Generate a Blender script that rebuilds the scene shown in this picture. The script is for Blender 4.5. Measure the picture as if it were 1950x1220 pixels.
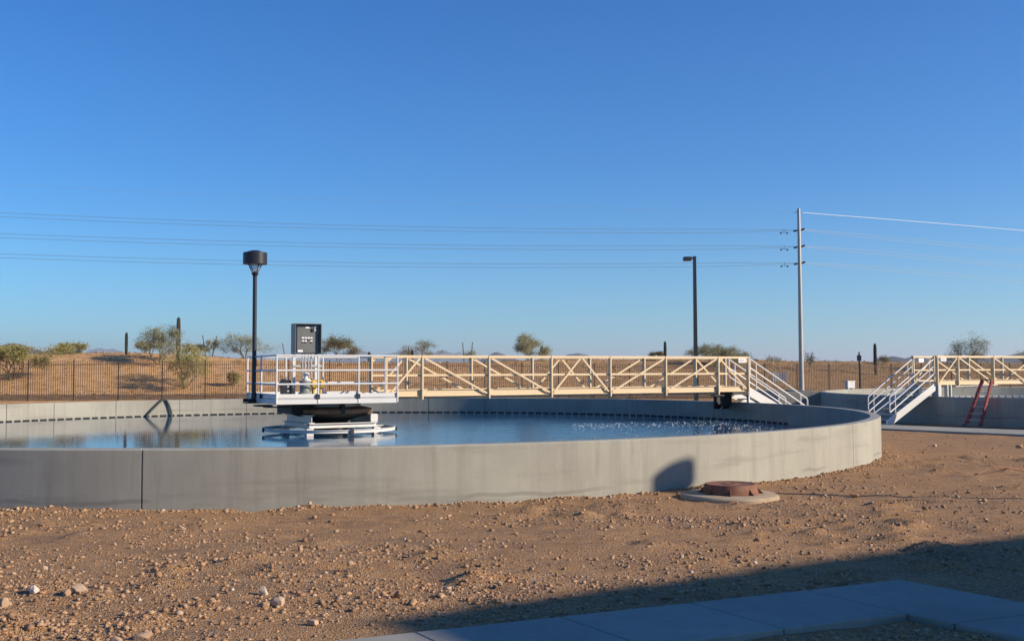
import bpy, math, random
import numpy as np
from mathutils import Vector, Matrix, noise
R = math.radians
S = bpy.context.scene
for o in list(bpy.data.objects): bpy.data.objects.remove(o)
C = S.collection

# ------------------------------------------------------------------ camera
EYE = 1.75; F = 2000.0; PITCH = .0481; ROLL = -.0034
cr, sr, cp, sp = math.cos(ROLL), math.sin(ROLL), math.cos(PITCH), math.sin(PITCH)
cam_d = bpy.data.cameras.new('camera'); cam = bpy.data.objects.new('camera', cam_d); C.objects.link(cam)
cam_d.sensor_width = 36; cam_d.lens = 36 * F / 1950; cam_d.clip_start = .1; cam_d.clip_end = 60000
right = Vector((cr, -sp * sr, cp * sr)); up = Vector((-sr, -sp * cr, cp * cr)); fwd = Vector((0, cp, sp))
M = Matrix((right, up, -fwd)).transposed().to_4x4(); M.translation = (0, 0, EYE)
cam.matrix_world = M; S.camera = cam
# ------------------------------------------------------------------ light
SUN_EL = R(23); SX, SY = .970, -.242                      # horizontal direction towards the sun
w = bpy.data.worlds.new("World"); S.world = w; w.use_nodes = True
nt = w.node_tree; nt.nodes.clear()
sky = nt.nodes.new('ShaderNodeTexSky'); sky.sky_type = 'NISHITA'; sky.sun_disc = False
sky.sun_elevation = SUN_EL; sky.sun_rotation = math.atan2(SX, SY); sky.altitude = 600
sky.air_density = 1.0; sky.dust_density = .1; sky.ozone_density = 2.0
bg = nt.nodes.new('ShaderNodeBackground'); bg.inputs[1].default_value = .088
wo = nt.nodes.new('ShaderNodeOutputWorld')
tn_ = nt.nodes.new('ShaderNodeMix'); tn_.data_type = 'RGBA'; tn_.blend_type = 'MULTIPLY'; tn_.inputs[0].default_value = 1; tn_.inputs[7].default_value = (.34, .76, 1.30, 1)
tc_ = nt.nodes.new('ShaderNodeTexCoord'); sx_ = nt.nodes.new('ShaderNodeSeparateXYZ'); nt.links.new(tc_.outputs['Generated'], sx_.inputs[0])
cr_ = nt.nodes.new('ShaderNodeValToRGB'); e_ = cr_.color_ramp.elements          # clear desert air: the blue deepens quickly with height
e_[0].position = 0; e_[0].color = (.44, .86, 1.22, 1); e_[1].position = .40; e_[1].color = (.13, .66, 1.30, 1); x_ = e_.new(.18); x_.color = (.22, .73, 1.27, 1)
nt.links.new(sx_.outputs[2], cr_.inputs[0]); nt.links.new(cr_.outputs[0], tn_.inputs[7])
nt.links.new(sky.outputs[0], tn_.inputs[6]); nt.links.new(tn_.outputs[2], bg.inputs[0]); nt.links.new(bg.outputs[0], wo.inputs[0])
sd = bpy.data.lights.new('sun', 'SUN'); sd.energy = 5.0; sd.angle = R(.6); sd.color = (1, .86, .68)
so = bpy.data.objects.new('sun', sd); C.objects.link(so)
sdir = Vector((SX * math.cos(SUN_EL), SY * math.cos(SUN_EL), math.sin(SUN_EL)))
so.rotation_euler = sdir.to_track_quat('Z', 'Y').to_euler()
S.view_settings.view_transform = 'Standard'; S.view_settings.look = 'None'
S.view_settings.exposure = 0.45; S.view_settings.gamma = 1
S.cycles.max_bounces = 6; S.cycles.volume_bounces = 0

# ------------------------------------------------------------------ projection of photo measurements to real places
def ray(px, py):
    x = (px - 975) / F; y = -(py - 610) / F
    x, y = cr * x - sr * y, sr * x + cr * y
    return x, cp - sp * y, sp + cp * y
def at(px, py, D):
    a, b, c = ray(px, py); return Vector((a / b * D, D, EYE + c / b * D))
def X_at(px, D): return at(px, 706, D).x
def Z_at(px, py, D): return at(px, py, D).z
def lerp_tab(tab, x):
    if x <= tab[0][0]: return tab[0][1]
    for (a, b), (c, d) in zip(tab, tab[1:]):
        if x <= c: return b + (d - b) * (x - a) / (c - a)
    return tab[-1][1]
def sm(a, b, x):
    t = min(1, max(0, (x - a) / (b - a))); return t * t * (3 - 2 * t)
def fbm(x, y, s, o=3, seed=0):
    v = 0; a = 1
    for i in range(o):
        v += a * noise.noise(Vector((x / s, y / s, seed + i * 7.3))); s *= .5; a *= .5
    return v

# ------------------------------------------------------------------ layout
TC = Vector((-4.84, 27.99)); TR = 13.81; TI = 13.573; RIM = .72; WATER = .14
T2 = Vector((28.2, 47.2))
TH = R(27); du = Vector((math.cos(TH), math.sin(TH))); dn = Vector((math.sin(TH), -math.cos(TH)))
def B1(s, p, z): q = TC + du * float(s) + dn * float(p); return Vector((q.x, q.y, z))
E2 = Vector((16.1, 41.0))
def B2(s, p, z): q = E2 + du * float(s) + dn * float(p); return Vector((q.x, q.y, z))
def fence_y(x): return 67.3 + .25 * x
CREST = [(-400, 676), (0, 675), (70, 673), (236, 671), (330, 674), (468, 683), (620, 690), (940, 690), (965, 687), (1060, 684),
         (1400, 684), (1500, 687), (1640, 688), (1740, 689), (1950, 691), (2500, 694)]
def clod(x, y):
    a = fbm(x, y * 1.25, .55, 3, 71); b = fbm(x, y, 2.6, 2, 81)
    return .13 * max(0, a - .17) * sm(-.25, .30, b) - .05 * max(0, -a - .38)
def gz(x, y):
    g = -.10 * sm(8.5, 14, y)
    side = sm(-14, 14, x)
    far = sm(16, 36, y)
    g += far * (.13 * (1 - side) - .14 * side)
    # right-hand yard lies a little lower
    g += -.10 * sm(7, 14, x) * sm(14, 24, y) * (1 - sm(44, 60, y))
    d = y - fence_y(x)
    if d > -2 and y > 20:
        dc = fence_y(x) + 17
        px = 975 + F * x / dc
        zc = Z_at(px, lerp_tab(CREST, px), dc)
        t = (d + 1) / 18
        if t <= 0: h = 0
        elif t <= 1: h = (.55 * t + .45 * (t * t * (3 - 2 * t)) )
        else: h = 1 - sm(1, 6, t)
        k = min(1, max(0, t * 3)) * (1 - sm(1, 6, t))
        g = g + (zc - g) * h + k * .10 * fbm(x, y, 4.5, 3, 9) * (.4 if t > .8 else 1)
    elif y < 62:
        pass
    if y < 70: g += (.030 * fbm(x, y, 1.6, 4, 3) + .012 * fbm(x, y, .35, 2, 30)) * (1 if y < 34 else .5)
    if 5 < y < 24:
        rr_ = math.hypot(x + 4.84, y - 27.99) - 13.81
        g += clod(x, y) * sm(.15, 1.0, rr_) * sm(.05, .6, y - (8.54 + (x - 3.14) * .443))
        if -.3 < rr_ < .7: g += (.012 + .045 * fbm(x, y, .8, 2, 91)) * (1 - sm(.0, .7, rr_)) * (1 if y < 22 else 0)
    # sidewalk bed stays under the slab
    return g

# ------------------------------------------------------------------ helpers
class MB:
    def __init__(s): s.v = []; s.f = []; s.m = []; s.sm = False; s.mi = 0
    def add(s, vs, fs):
        n = len(s.v); s.v += [tuple(a) for a in vs]; s.f += [tuple(n + i for i in f) for f in fs]; s.m += [s.mi] * len(fs); return s
    def box(s, lo, hi, fr=None):
        vs = [(x, y, z) for z in (lo[2], hi[2]) for y in (lo[1], hi[1]) for x in (lo[0], hi[0])]
        if fr: vs = [fr(*v) for v in vs]
        return s.add(vs, [(0, 2, 3, 1), (4, 5, 7, 6), (0, 1, 5, 4), (2, 6, 7, 3), (0, 4, 6, 2), (1, 3, 7, 5)])
    def bar(s, a, b, w, h, upv=(0, 0, 1)):
        a = Vector(a); b = Vector(b); d = (b - a).normalized(); u = Vector(upv)
        if abs(d.dot(u)) > .98: u = Vector((0, 1, 0))
        x = d.cross(u).normalized() * (w / 2); y = x.cross(d).normalized() * (h / 2)
        vs = [p + i * x + j * y for p in (a, b) for j in (-1, 1) for i in (-1, 1)]
        return s.add(vs, [(0, 2, 3, 1), (4, 5, 7, 6), (0, 1, 5, 4), (2, 6, 7, 3), (0, 4, 6, 2), (1, 3, 7, 5)])
    def tube(s, pts, r, n=8, cap=True):
        pts = [Vector(p) for p in pts]; rr = r if isinstance(r, (list, tuple)) else [r] * len(pts)
        vs = []; prev = None
        for i, p in enumerate(pts):
            d = (pts[min(i + 1, len(pts) - 1)] - pts[max(i - 1, 0)]).normalized()
            if prev is None: u = d.orthogonal().normalized()
            else: u = (prev - prev.dot(d) * d).normalized()
            prev = u; v = d.cross(u)
            vs += [p + rr[i] * (math.cos(2 * math.pi * k / n) * u + math.sin(2 * math.pi * k / n) * v) for k in range(n)]
        fs = [(i * n + k, i * n + (k + 1) % n, (i + 1) * n + (k + 1) % n, (i + 1) * n + k) for i in range(len(pts) - 1) for k in range(n)]
        if cap: fs += [tuple(range(n))[::-1], tuple((len(pts) - 1) * n + k for k in range(n))]
        return s.add(vs, fs)
    def lathe(s, prof, n=32, c=(0, 0, 0), close=False):
        vs = [(c[0] + r * math.cos(2 * math.pi * k / n), c[1] + r * math.sin(2 * math.pi * k / n), c[2] + z) for r, z in prof for k in range(n)]
        m = len(prof)
        rng = m if close else m - 1
        fs = [(i * n + k, i * n + (k + 1) % n, ((i + 1) % m) * n + (k + 1) % n, ((i + 1) % m) * n + k) for i in range(rng) for k in range(n)]
        if not close:
            if prof[0][0] > 1e-4: fs.append(tuple(range(n))[::-1])
            if prof[-1][0] > 1e-4: fs.append(tuple((m - 1) * n + k for k in range(n)))
        return s.add(vs, fs)
    def prism(s, poly, z0, z1):
        n = len(poly); vs = [(x, y, z0) for x, y in poly] + [(x, y, z1) for x, y in poly]
        return s.add(vs, [tuple(range(n))[::-1], tuple(range(n, 2 * n))] + [(i, (i + 1) % n, n + (i + 1) % n, n + i) for i in range(n)])
    def build(s, name, mat, parent=None, smooth=False, bevel=0, loc=None, angle=40):
        me = bpy.data.meshes.new(name); me.from_pydata(s.v, [], s.f); me.validate()
        mats = mat if isinstance(mat, (list, tuple)) else [mat]
        for m in mats: me.materials.append(m)
        if len(mats) > 1: me.polygons.foreach_set('material_index', s.m)
        me.update()
        if smooth:
            me.polygons.foreach_set('use_smooth', [True] * len(me.polygons))
            try: me.set_sharp_from_angle(angle=R(angle))
            except Exception: pass
        o = bpy.data.objects.new(name, me); C.objects.link(o)
        if loc is not None: o.location = loc
        if parent is not None: o.parent = parent
        if bevel:
            b = o.modifiers.new('bevel', 'BEVEL'); b.width = bevel; b.segments = 2; b.limit_method = 'ANGLE'; b.angle_limit = R(50)
        return o
def tag(o, label, cat, group=None):
    o['label'] = label; o['category'] = cat
    if group: o['group'] = group
    return o
def kind(o, k): o['kind'] = k; return o
def thing(name, label, cat, loc=(0, 0, 0), rz=0, group=None):
    o = bpy.data.objects.new(name, None); C.objects.link(o); o.location = loc; o.rotation_euler = (0, 0, rz)
    o.empty_display_size = .2
    return tag(o, label, cat, group)
def keep(ch, root):
    """children were built in world space: keep them there under a moved empty"""
    ch.matrix_parent_inverse = Matrix.Translation(root.location).inverted() if root.rotation_euler.z == 0 else (Matrix.Translation(root.location) @ Matrix.Rotation(root.rotation_euler.z, 4, 'Z')).inverted()
    return ch
def W(mb, name, mat, root, **k):            # world-space part of a thing
    return keep(mb.build(name, mat, root, **k), root)

# ------------------------------------------------------------------ materials
def mat(name, col, rough=.6, metal=0, spec=.5):
    m = bpy.data.materials.new(name); m.use_nodes = True; b = m.node_tree.nodes['Principled BSDF']
    b.inputs['Base Color'].default_value = (*col, 1); b.inputs['Roughness'].default_value = rough
    b.inputs['Metallic'].default_value = metal; b.inputs['Specular IOR Level'].default_value = spec
    return m
def N(m, t, **k):
    n = m.node_tree.nodes.new(t)
    for a, b in k.items(): setattr(n, a, b)
    return n
def L(m, a, b): m.node_tree.links.new(a, b)
def coord(m, scale=(1, 1, 1), world=True):
    g = N(m, 'ShaderNodeNewGeometry') if world else N(m, 'ShaderNodeTexCoord')
    mp = N(m, 'ShaderNodeMapping'); mp.inputs['Scale'].default_value = scale
    L(m, g.outputs['Position'] if world else g.outputs['Object'], mp.inputs['Vector']); return mp.outputs[0]
def nz(m, vec, scale, detail=4, rough=.55, dist=0):
    n = N(m, 'ShaderNodeTexNoise'); n.inputs['Scale'].default_value = scale; n.inputs['Detail'].default_value = detail
    n.inputs['Roughness'].default_value = rough; n.inputs['Distortion'].default_value = dist; L(m, vec, n.inputs['Vector']); return n.outputs['Fac']
def ramp(m, fac, stops):
    r = N(m, 'ShaderNodeValToRGB'); e = r.color_ramp.elements
    while len(e) < len(stops): e.new(.5)
    for x, (p, c) in zip(e, stops): x.position = p; x.color = (*c, 1) if len(c) == 3 else c
    L(m, fac, r.inputs[0]); return r.outputs[0]
def mix(m, a, b, f, mode='MIX'):
    n = N(m, 'ShaderNodeMix', data_type='RGBA', blend_type=mode)
    if isinstance(f, float): n.inputs[0].default_value = f
    else: L(m, f, n.inputs[0])
    for i, v in ((6, a), (7, b)):
        if isinstance(v, tuple): n.inputs[i].default_value = (*v, 1)
        else: L(m, v, n.inputs[i])
    return n.outputs[2]
def bump(m, h, strength=.3, dist=.02):
    b = N(m, 'ShaderNodeBump'); b.inputs['Strength'].default_value = strength; b.inputs['Distance'].default_value = dist
    L(m, h, b.inputs['Height']); L(m, b.outputs[0], m.node_tree.nodes['Principled BSDF'].inputs['Normal']); return b
def base(m, c): L(m, c, m.node_tree.nodes['Principled BSDF'].inputs['Base Color'])
def worn(name, col, rough, amt=.12, sc=3, metal=0, dirt=None):
    m = mat(name, col, rough, metal); v = coord(m)
    n = nz(m, v, sc, 5, .6)
    d = dirt or tuple(c * .6 for c in col)
    base(m, mix(m, col, d, ramp(m, n, [(.45, (0, 0, 0)), (.75, (amt, amt, amt))])))
    bump(m, nz(m, v, sc * 12, 3), .08, .004)
    return m
G = (0, 0, 0)
def concrete(name, a, b, streak=.35):
    m = mat(name, a, .88, 0, .3)
    v = coord(m); vs = coord(m, (1.6, 1.6, .12))
    big = nz(m, v, .55, 4, .6); st = nz(m, vs, 2.6, 5, .65); fine = nz(m, v, 22, 5, .7)
    c = mix(m, a, b, ramp(m, big, [(.35, G), (.68, (1, 1, 1))]))
    c = mix(m, c, tuple(x * .62 for x in b), ramp(m, st, [(.50, G), (.72, (streak,) * 3)]))
    c = mix(m, c, tuple(min(1, x * 1.22) for x in a), ramp(m, nz(m, vs, 6.3, 4, .6), [(.56, G), (.74, (.35,) * 3)]))
    g0 = N(m, 'ShaderNodeNewGeometry'); s0_ = N(m, 'ShaderNodeSeparateXYZ'); L(m, g0.outputs['Position'], s0_.inputs[0])
    wob = N(m, 'ShaderNodeMath', operation='MULTIPLY_ADD'); L(m, nz(m, coord(m, (1, 1, 0)), .9, 3), wob.inputs[0]); wob.inputs[1].default_value = .16; L(m, s0_.outputs[2], wob.inputs[2])
    band = ramp(m, wob.outputs[0], [(.050, G), (.062, (.5,) * 3), (.105, (.5,) * 3), (.117, G)])          # tide line left by ponded rain
    c = mix(m, c, tuple(x * .6 for x in b), mix(m, G, band, ramp(m, nz(m, coord(m, (1, 1, 0)), .42, 2), [(.50, G), (.56, (1, 1, 1))])))
    hz = nz(m, coord(m, (.35, .35, 3.2)), 1.3, 4, .55)      # lift lines and damp bands
    c = mix(m, c, tuple(x * .72 for x in b), ramp(m, hz, [(.55, G), (.68, (.45,) * 3)]))
    dr = nz(m, coord(m, (5, 5, .25)), 1.5, 6, .7); g_ = N(m, 'ShaderNodeNewGeometry'); sz_ = N(m, 'ShaderNodeSeparateXYZ'); L(m, g_.outputs['Position'], sz_.inputs[0])
    c = mix(m, c, tuple(x * .55 for x in b), ramp(m, dr, [(.62, G), (.70, (.4,) * 3)]))          # thin run-off streaks
    ck = N(m, 'ShaderNodeTexVoronoi'); ck.feature = 'DISTANCE_TO_EDGE'; ck.inputs['Scale'].default_value = .55; wv_ = N(m, 'ShaderNodeVectorMath', operation='ADD')
    n_w = N(m, 'ShaderNodeTexNoise'); n_w.inputs['Scale'].default_value = 2.5; n_w.inputs['Detail'].default_value = 5; L(m, v, n_w.inputs['Vector']); L(m, n_w.outputs['Color'], wv_.inputs[0]); L(m, v, wv_.inputs[1]); L(m, wv_.outputs[0], ck.inputs['Vector'])
    c = mix(m, c, tuple(x * .55 for x in b), ramp(m, ck.outputs['Distance'], [(.0, (.14,) * 3), (.004, G)]))
    c = mix(m, c, (.30, .20, .13), ramp(m, mix(m, nz(m, v, 7, 4), sz_.outputs[2], .0) if False else nz(m, coord(m, (1, 1, 4)), 4, 5, .7), [(.66, G), (.8, (.3,) * 3)]))
    c = mix(m, c, (.5, .5, .5), ramp(m, fine, [(.3, (.10,) * 3), (.7, G)]), 'MULTIPLY')
    base(m, c)
    bump(m, mix(m, fine, big, .3), .16, .010)
    return m
MT = {}
MT['conc'] = concrete('tank concrete', (.372, .360, .300), (.30, .285, .24), .40)
MT['conc_pale'] = concrete('walk concrete', (.35, .335, .28), (.28, .265, .225), .25)
MT['white'] = worn('white paint', (.66, .65, .62), .38, .25, 2.0, dirt=(.5, .45, .38))
MT['tan'] = worn('tan paint', (.69, .53, .325), .5, .3, 1.7, dirt=(.55, .40, .24))
MT['galv'] = worn('galvanised steel', (.46, .47, .46), .5, .5, 2.0, metal=.35)
MT['steelpole'] = worn('weathered steel pole', (.40, .39, .355), .5, .4, .8, metal=.35)
MT['black'] = worn('black paint', (.022, .022, .028), .38, .3, 4)
MT['dark'] = worn('dark grey enamel', (.15, .152, .145), .38, .5, 4)
MT['darker'] = worn('dark cast housing', (.016, .016, .017), .6, .4, 5)
MT['fence'] = worn('brown painted fence steel', (.13, .075, .04), .55, .4, 4)
MT['fencepost'] = worn('dark fence post paint', (.05, .032, .022), .55, .4, 4)
MT['rust'] = worn('rusty cast iron', (.185, .07, .038), .85, .9, 9, dirt=(.25, .14, .09))
MT['rustd'] = worn('dull rust brown steel', (.30, .15, .075), .6, .6, 5, dirt=(.09, .05, .03))
MT['red'] = worn('red fibreglass', (.30, .028, .02), .5, .2, 6)
MT['alu'] = worn('aluminium', (.36, .36, .37), .4, .3, 6, metal=.5)
MT['yellow'] = worn('yellow enamel', (.75, .45, .07), .4, .3, 6)
MT['gear'] = worn('grey gearbox paint', (.22, .24, .23), .5, .5, 6)
MT['slot'] = mat('dark opening', (.012, .012, .013), .8)
MT['joint'] = mat('joint filler', (.045, .043, .04), .9)
MT['hose'] = mat('dark ribbed hose', (.045, .05, .04), .5)
MT['wire'] = mat('aluminium conductor', (.20, .215, .24), .6)
MT['wire_glint'] = mat('ground wire painted glint', (.85, .84, .80), .4)  # sun glint on the right top span, put into the colour
MT['wire_pale'] = mat('lit tone conductor', (.36, .39, .43), .6)  # lighter copy of the conductor; sunlit look of right spans put into colour
MT['label'] = mat('white label plate', (.8, .8, .78), .5)
MT['print'] = mat('label print', (.12, .12, .14), .6)
MT['redbtn'] = mat('red button', (.5, .05, .03), .4)
MT['wood'] = worn('grey lodge pole', (.16, .14, .12), .8, .5, 6)
def glassy():
    m = mat('frosted lamp lens', (.75, .74, .78), .25); b = m.node_tree.nodes['Principled BSDF']
    b.inputs['Alpha'].default_value = .45; return m
MT['lens'] = glassy()
def cactus():
    m = mat('saguaro skin', (.05, .06, .03), .75); v = coord(m)
    base(m, mix(m, (.028, .034, .020), (.06, .05, .032), ramp(m, nz(m, v, 3, 4), [(.4, G), (.7, (1, 1, 1))]))); return m
MT['cactus'] = cactus()
def leafm(name, a, b):
    m = mat(name, a, .65, 0, .25); v = coord(m)
    base(m, mix(m, a, b, ramp(m, nz(m, v, 2.2, 3), [(.35, G), (.65, (1, 1, 1))])))
    m.node_tree.nodes['Principled BSDF'].inputs['Subsurface Weight'].default_value = 0
    return m
MT['leaf_olive'] = leafm('olive foliage', (.20, .19, .06), (.29, .25, .10))
MT['leaf_grey'] = leafm('grey green foliage', (.23, .225, .125), (.31, .29, .175))
MT['leaf_dry'] = leafm('straw foliage', (.27, .21, .09), (.33, .26, .13))
MT['bark'] = worn('desert tree bark', (.17, .15, .085), .8, .5, 4, dirt=(.10, .08, .05))
def soil():
    m = mat('desert soil', (.3, .18, .1), .97, 0, .1)
    v = coord(m)
    n1 = nz(m, v, .35, 5, .6); n2 = nz(m, v, 2.2, 6, .65); n3 = nz(m, v, 14, 5, .7); n4 = nz(m, v, 60, 3, .6)
    def vor(sc, feat='F1'):
        t = N(m, 'ShaderNodeTexVoronoi'); t.inputs['Scale'].default_value = sc; t.feature = feat; L(m, v, t.inputs['Vector']); return t
    v1, v2 = vor(26), vor(62)
    c = mix(m, (.475, .258, .105), (.37, .205, .088), ramp(m, n1, [(.35, G), (.65, (1, 1, 1))]))
    c = mix(m, c, (.27, .165, .088), ramp(m, n2, [(.48, G), (.72, (.8,) * 3)]))
    c = mix(m, c, (.52, .335, .185), ramp(m, n3, [(.56, G), (.72, (.55,) * 3)]))
    c = mix(m, c, (.15, .09, .055), ramp(m, n4, [(.56, G), (.75, (.75,) * 3)]))
    c = mix(m, c, (.22, .135, .078), ramp(m, nz(m, coord(m, (.55, 1.3, 1)), 1.1, 7, .75, .4), [(.49, G), (.62, (.8,) * 3)]))      # darker churned dirt
    c = mix(m, c, (.43, .225, .085), ramp(m, nz(m, coord(m, (.8, 1.2, 1.7)), .6, 5, .65), [(.55, G), (.72, (.6,) * 3)]))
    # pebbles pressed into the dirt: each cell its own tone
    sp = N(m, 'ShaderNodeSeparateColor'); L(m, v2.outputs['Color'], sp.inputs[0])
    tone = ramp(m, sp.outputs[0], [(.0, (.16, .10, .065)), (.3, (.36, .215, .12)), (.75, (.42, .27, .155)), (.93, (.56, .43, .31)), (1, (.62, .52, .42))])
    c = mix(m, c, tone, ramp(m, sp.outputs[1], [(.35, G), (.5, (.6,) * 3)]))
    sp1 = N(m, 'ShaderNodeSeparateColor'); L(m, v1.outputs['Color'], sp1.inputs[0])
    tone1 = ramp(m, sp1.outputs[0], [(.0, (.18, .11, .07)), (.6, (.40, .25, .14)), (1, (.55, .42, .30))])
    inner = ramp(m, v1.outputs['Distance'], [(.25, (1, 1, 1)), (.38, G)])
    pick = ramp(m, sp1.outputs[1], [(.70, G), (.74, (.85,) * 3)])
    c = mix(m, c, tone1, mix(m, G, inner, pick))
    # pale gravelly caliche patches
    c = mix(m, c, (.44, .34, .24), ramp(m, nz(m, v, .9, 5, .7, .6), [(.60, G), (.74, (.5,) * 3)]))
    # far slope: redder, stony desert pavement
    g = N(m, 'ShaderNodeNewGeometry'); sx = N(m, 'ShaderNodeSeparateXYZ'); L(m, g.outputs['Position'], sx.inputs[0])
    mr = N(m, 'ShaderNodeMapRange'); mr.inputs[1].default_value = 50; mr.inputs[2].default_value = 62; L(m, sx.outputs[1], mr.inputs[0])
    mx_ = N(m, 'ShaderNodeMapRange'); mx_.inputs[1].default_value = -16; mx_.inputs[2].default_value = 12; L(m, sx.outputs[0], mx_.inputs[0])
    nf = nz(m, v, 1.1, 6, .7)
    cf = mix(m, mix(m, (.68, .40, .185), (.42, .255, .125), mx_.outputs[0]), mix(m, (.46, .265, .12), (.31, .19, .09), mx_.outputs[0]), ramp(m, nf, [(.42, G), (.62, (1, 1, 1))]))
    cf = mix(m, cf, (.60, .42, .27), ramp(m, nz(m, v, 5, 4, .7), [(.60, G), (.72, (.6,) * 3)]))
    cf = mix(m, cf, (.17, .13, .06), ramp(m, nz(m, v, 2.7, 4, .7), [(.63, G), (.70, (.7,) * 3)]))
    c = mix(m, c, cf, mr.outputs[0])
    base(m, c)
    peb = ramp(m, v1.outputs['Distance'], [(.0, (1, 1, 1)), (.38, G)])
    h = mix(m, mix(m, n2, n3, .5), n4, .3)
    h = mix(m, h, mix(m, G, peb, pick), .35)
    h = mix(m, h, ramp(m, v2.outputs['Distance'], [(0, (1, 1, 1)), (.6, G)]), .12)
    bump(m, h, 1.0, .075)
    return m
MT['soil'] = soil()
def stone():
    m = mat('desert stone', (.4, .3, .22), .85, 0, .2)
    v = coord(m)
    a = N(m, 'ShaderNodeAttribute'); a.attribute_name = 'tone'
    c = ramp(m, a.outputs['Fac'], [(0, (.17, .10, .062)), (.40, (.37, .215, .115)), (.68, (.44, .285, .17)), (.86, (.50, .37, .26)), (.97, (.58, .50, .42))])
    c = mix(m, c, tuple((.18, .11, .07)), ramp(m, nz(m, v, 18, 4, .7), [(.5, G), (.75, (.5,) * 3)]))
    base(m, c); bump(m, nz(m, v, 40, 4, .7), .5, .008); return m
MT['stone'] = stone()
def water():
    m = mat('tank water', (.018, .07, .14), .012, 0, .5)
    b = m.node_tree.nodes['Principled BSDF']; b.inputs['IOR'].default_value = 1.333
    g = N(m, 'ShaderNodeNewGeometry'); sx = N(m, 'ShaderNodeSeparateXYZ'); L(m, g.outputs['Position'], sx.inputs[0])
    mr = N(m, 'ShaderNodeMapRange'); mr.inputs[1].default_value = -6.5; mr.inputs[2].default_value = 2; mr.inputs[3].default_value = .036; mr.inputs[4].default_value = .24
    mr.interpolation_type = 'SMOOTHSTEP'; L(m, sx.outputs[0], mr.inputs[0])
    v = coord(m)
    n1 = nz(m, coord(m, (1, .55, 1)), 5.5, 3, .5, .3); n2 = nz(m, v, 17, 2, .5)
    h = mix(m, n1, n2, .3)
    bp = bump(m, h, 1.0, .06); L(m, mr.outputs[0], bp.inputs['Strength'])
    return m
MT['water'] = water()
def sparkle_foam():
    m = mat('splash and sparkle', (.95, .95, .93), .15); return m  # white stands for splash and for the sparkle on the ripples
MT['sparkle_foam'] = sparkle_foam()
def mount(name, a, b):
    m = mat(name, a, 1, 0, 0); v = coord(m)
    base(m, mix(m, a, b, ramp(m, nz(m, v, .004, 6, .65), [(.4, G), (.6, (1, 1, 1))]))); return m
MT['mount'] = mount('mountain rock', (.11, .085, .075), (.065, .055, .05))

# ------------------------------------------------------------------ ground, one sheet to the horizon
def axis(parts):
    out = []
    for a, b, st in parts:
        n = max(1, int(round((b - a) / st))); out += [a + (b - a) * i / n for i in range(n)]
    out.append(parts[-1][1]); return out
xs = axis([(-40000, -8000, 8000), (-8000, -800, 1800), (-800, -130, 130), (-130, -50, 5), (-50, -16, .7), (-16, -8, .2), (-8, 12, .08), (12, 20, .25), (20, 50, .7), (50, 130, 5), (130, 800, 130), (800, 8000, 1800), (8000, 40000, 8000)])
ys = axis([(-3000, -200, 700), (-200, -10, 30), (-10, 5, 1), (5, 14, .07), (14, 22, .12), (22, 50, .5), (50, 100, .7), (100, 200, 10), (200, 1000, 120), (1000, 8000, 1500), (8000, 45000, 9000)])
me = bpy.data.meshes.new('ground'); nx, ny = len(xs), len(ys)
vs = np.empty((ny, nx, 3), np.float32)
for j, y in enumerate(ys):
    for i, x in enumerate(xs): vs[j, i] = (x, y, gz(x, y))
idx = np.arange(nx * ny).reshape(ny, nx)
quads = np.stack([idx[:-1, :-1], idx[:-1, 1:], idx[1:, 1:], idx[1:, :-1]], -1).reshape(-1, 4)
def np_mesh(name, verts, faces, k, mat_, smooth=False, attr=None):
    me = bpy.data.meshes.new(name); me.vertices.add(len(verts)); me.vertices.foreach_set('co', verts.astype(np.float32).ravel())
    me.loops.add(faces.size); me.loops.foreach_set('vertex_index', faces.astype(np.int32).ravel())
    me.polygons.add(len(faces)); me.polygons.foreach_set('loop_start', np.arange(0, faces.size, k, dtype=np.int32))
    me.polygons.foreach_set('loop_total', np.full(len(faces), k, np.int32))
    if smooth: me.polygons.foreach_set('use_smooth', np.ones(len(faces), bool))
    me.update(calc_edges=True); me.materials.append(mat_)
    if attr is not None:
        a = me.attributes.new('tone', 'FLOAT', 'POINT'); a.data.foreach_set('value', attr.astype(np.float32))
    o = bpy.data.objects.new(name, me); C.objects.link(o); return o
kind(np_mesh('ground', vs.reshape(-1, 3), quads, 4, MT['soil'], True), 'structure')

# ------------------------------------------------------------------ the two tanks
def ang(px, far, c, r):
    """angle on circle c,r met by the sight line through photo column px"""
    u = X_at(px, 1.0); A = u * u + 1; Bq = -2 * (u * c.x + c.y); Cq = c.x ** 2 + c.y ** 2 - r * r
    D = (-Bq + (1 if far else -1) * math.sqrt(Bq * Bq - 4 * A * Cq)) / (2 * A)
    return math.atan2(D - c.y, u * D - c.x)
def tank_wall(c, joints_out, joints_in, zb):
    """closed ring with real grooves at the joints"""
    n = 360; st = sorted(2 * math.pi * k / n - math.pi for k in range(n))
    def samples(js):
        out = []
        return out
    gro = {}
    angs = set(st)
    for js, side in ((joints_out, 'o'), (joints_in, 'i')):
        for a, hw, dp in js:
            for e in (-1.02, -1, 1, 1.02): angs.add(a + e * hw)
    angs = sorted(angs)
    def inset(a, js):
        for c0, hw, dp in js:
            if abs(a - c0) <= hw * 1.001: return dp
        return 0
    vs = []
    for a in angs:
        ro = TR - inset(a, joints_out); ri = TI + inset(a, joints_in); ch = .018
        for r, z in ((ro, zb), (ro, RIM - ch), (ro - ch, RIM), (ri + ch, RIM), (ri, RIM - ch), (ri, zb)):
            vs.append((c.x + r * math.cos(a), c.y + r * math.sin(a), z))
    m = len(angs); fs = []
    for i in range(m):
        j = (i + 1) % m
        for k in range(5): fs.append((i * 6 + k, j * 6 + k, j * 6 + k + 1, i * 6 + k + 1))
    mb = MB(); mb.add(vs, [f[::-1] for f in fs]); return mb
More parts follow.
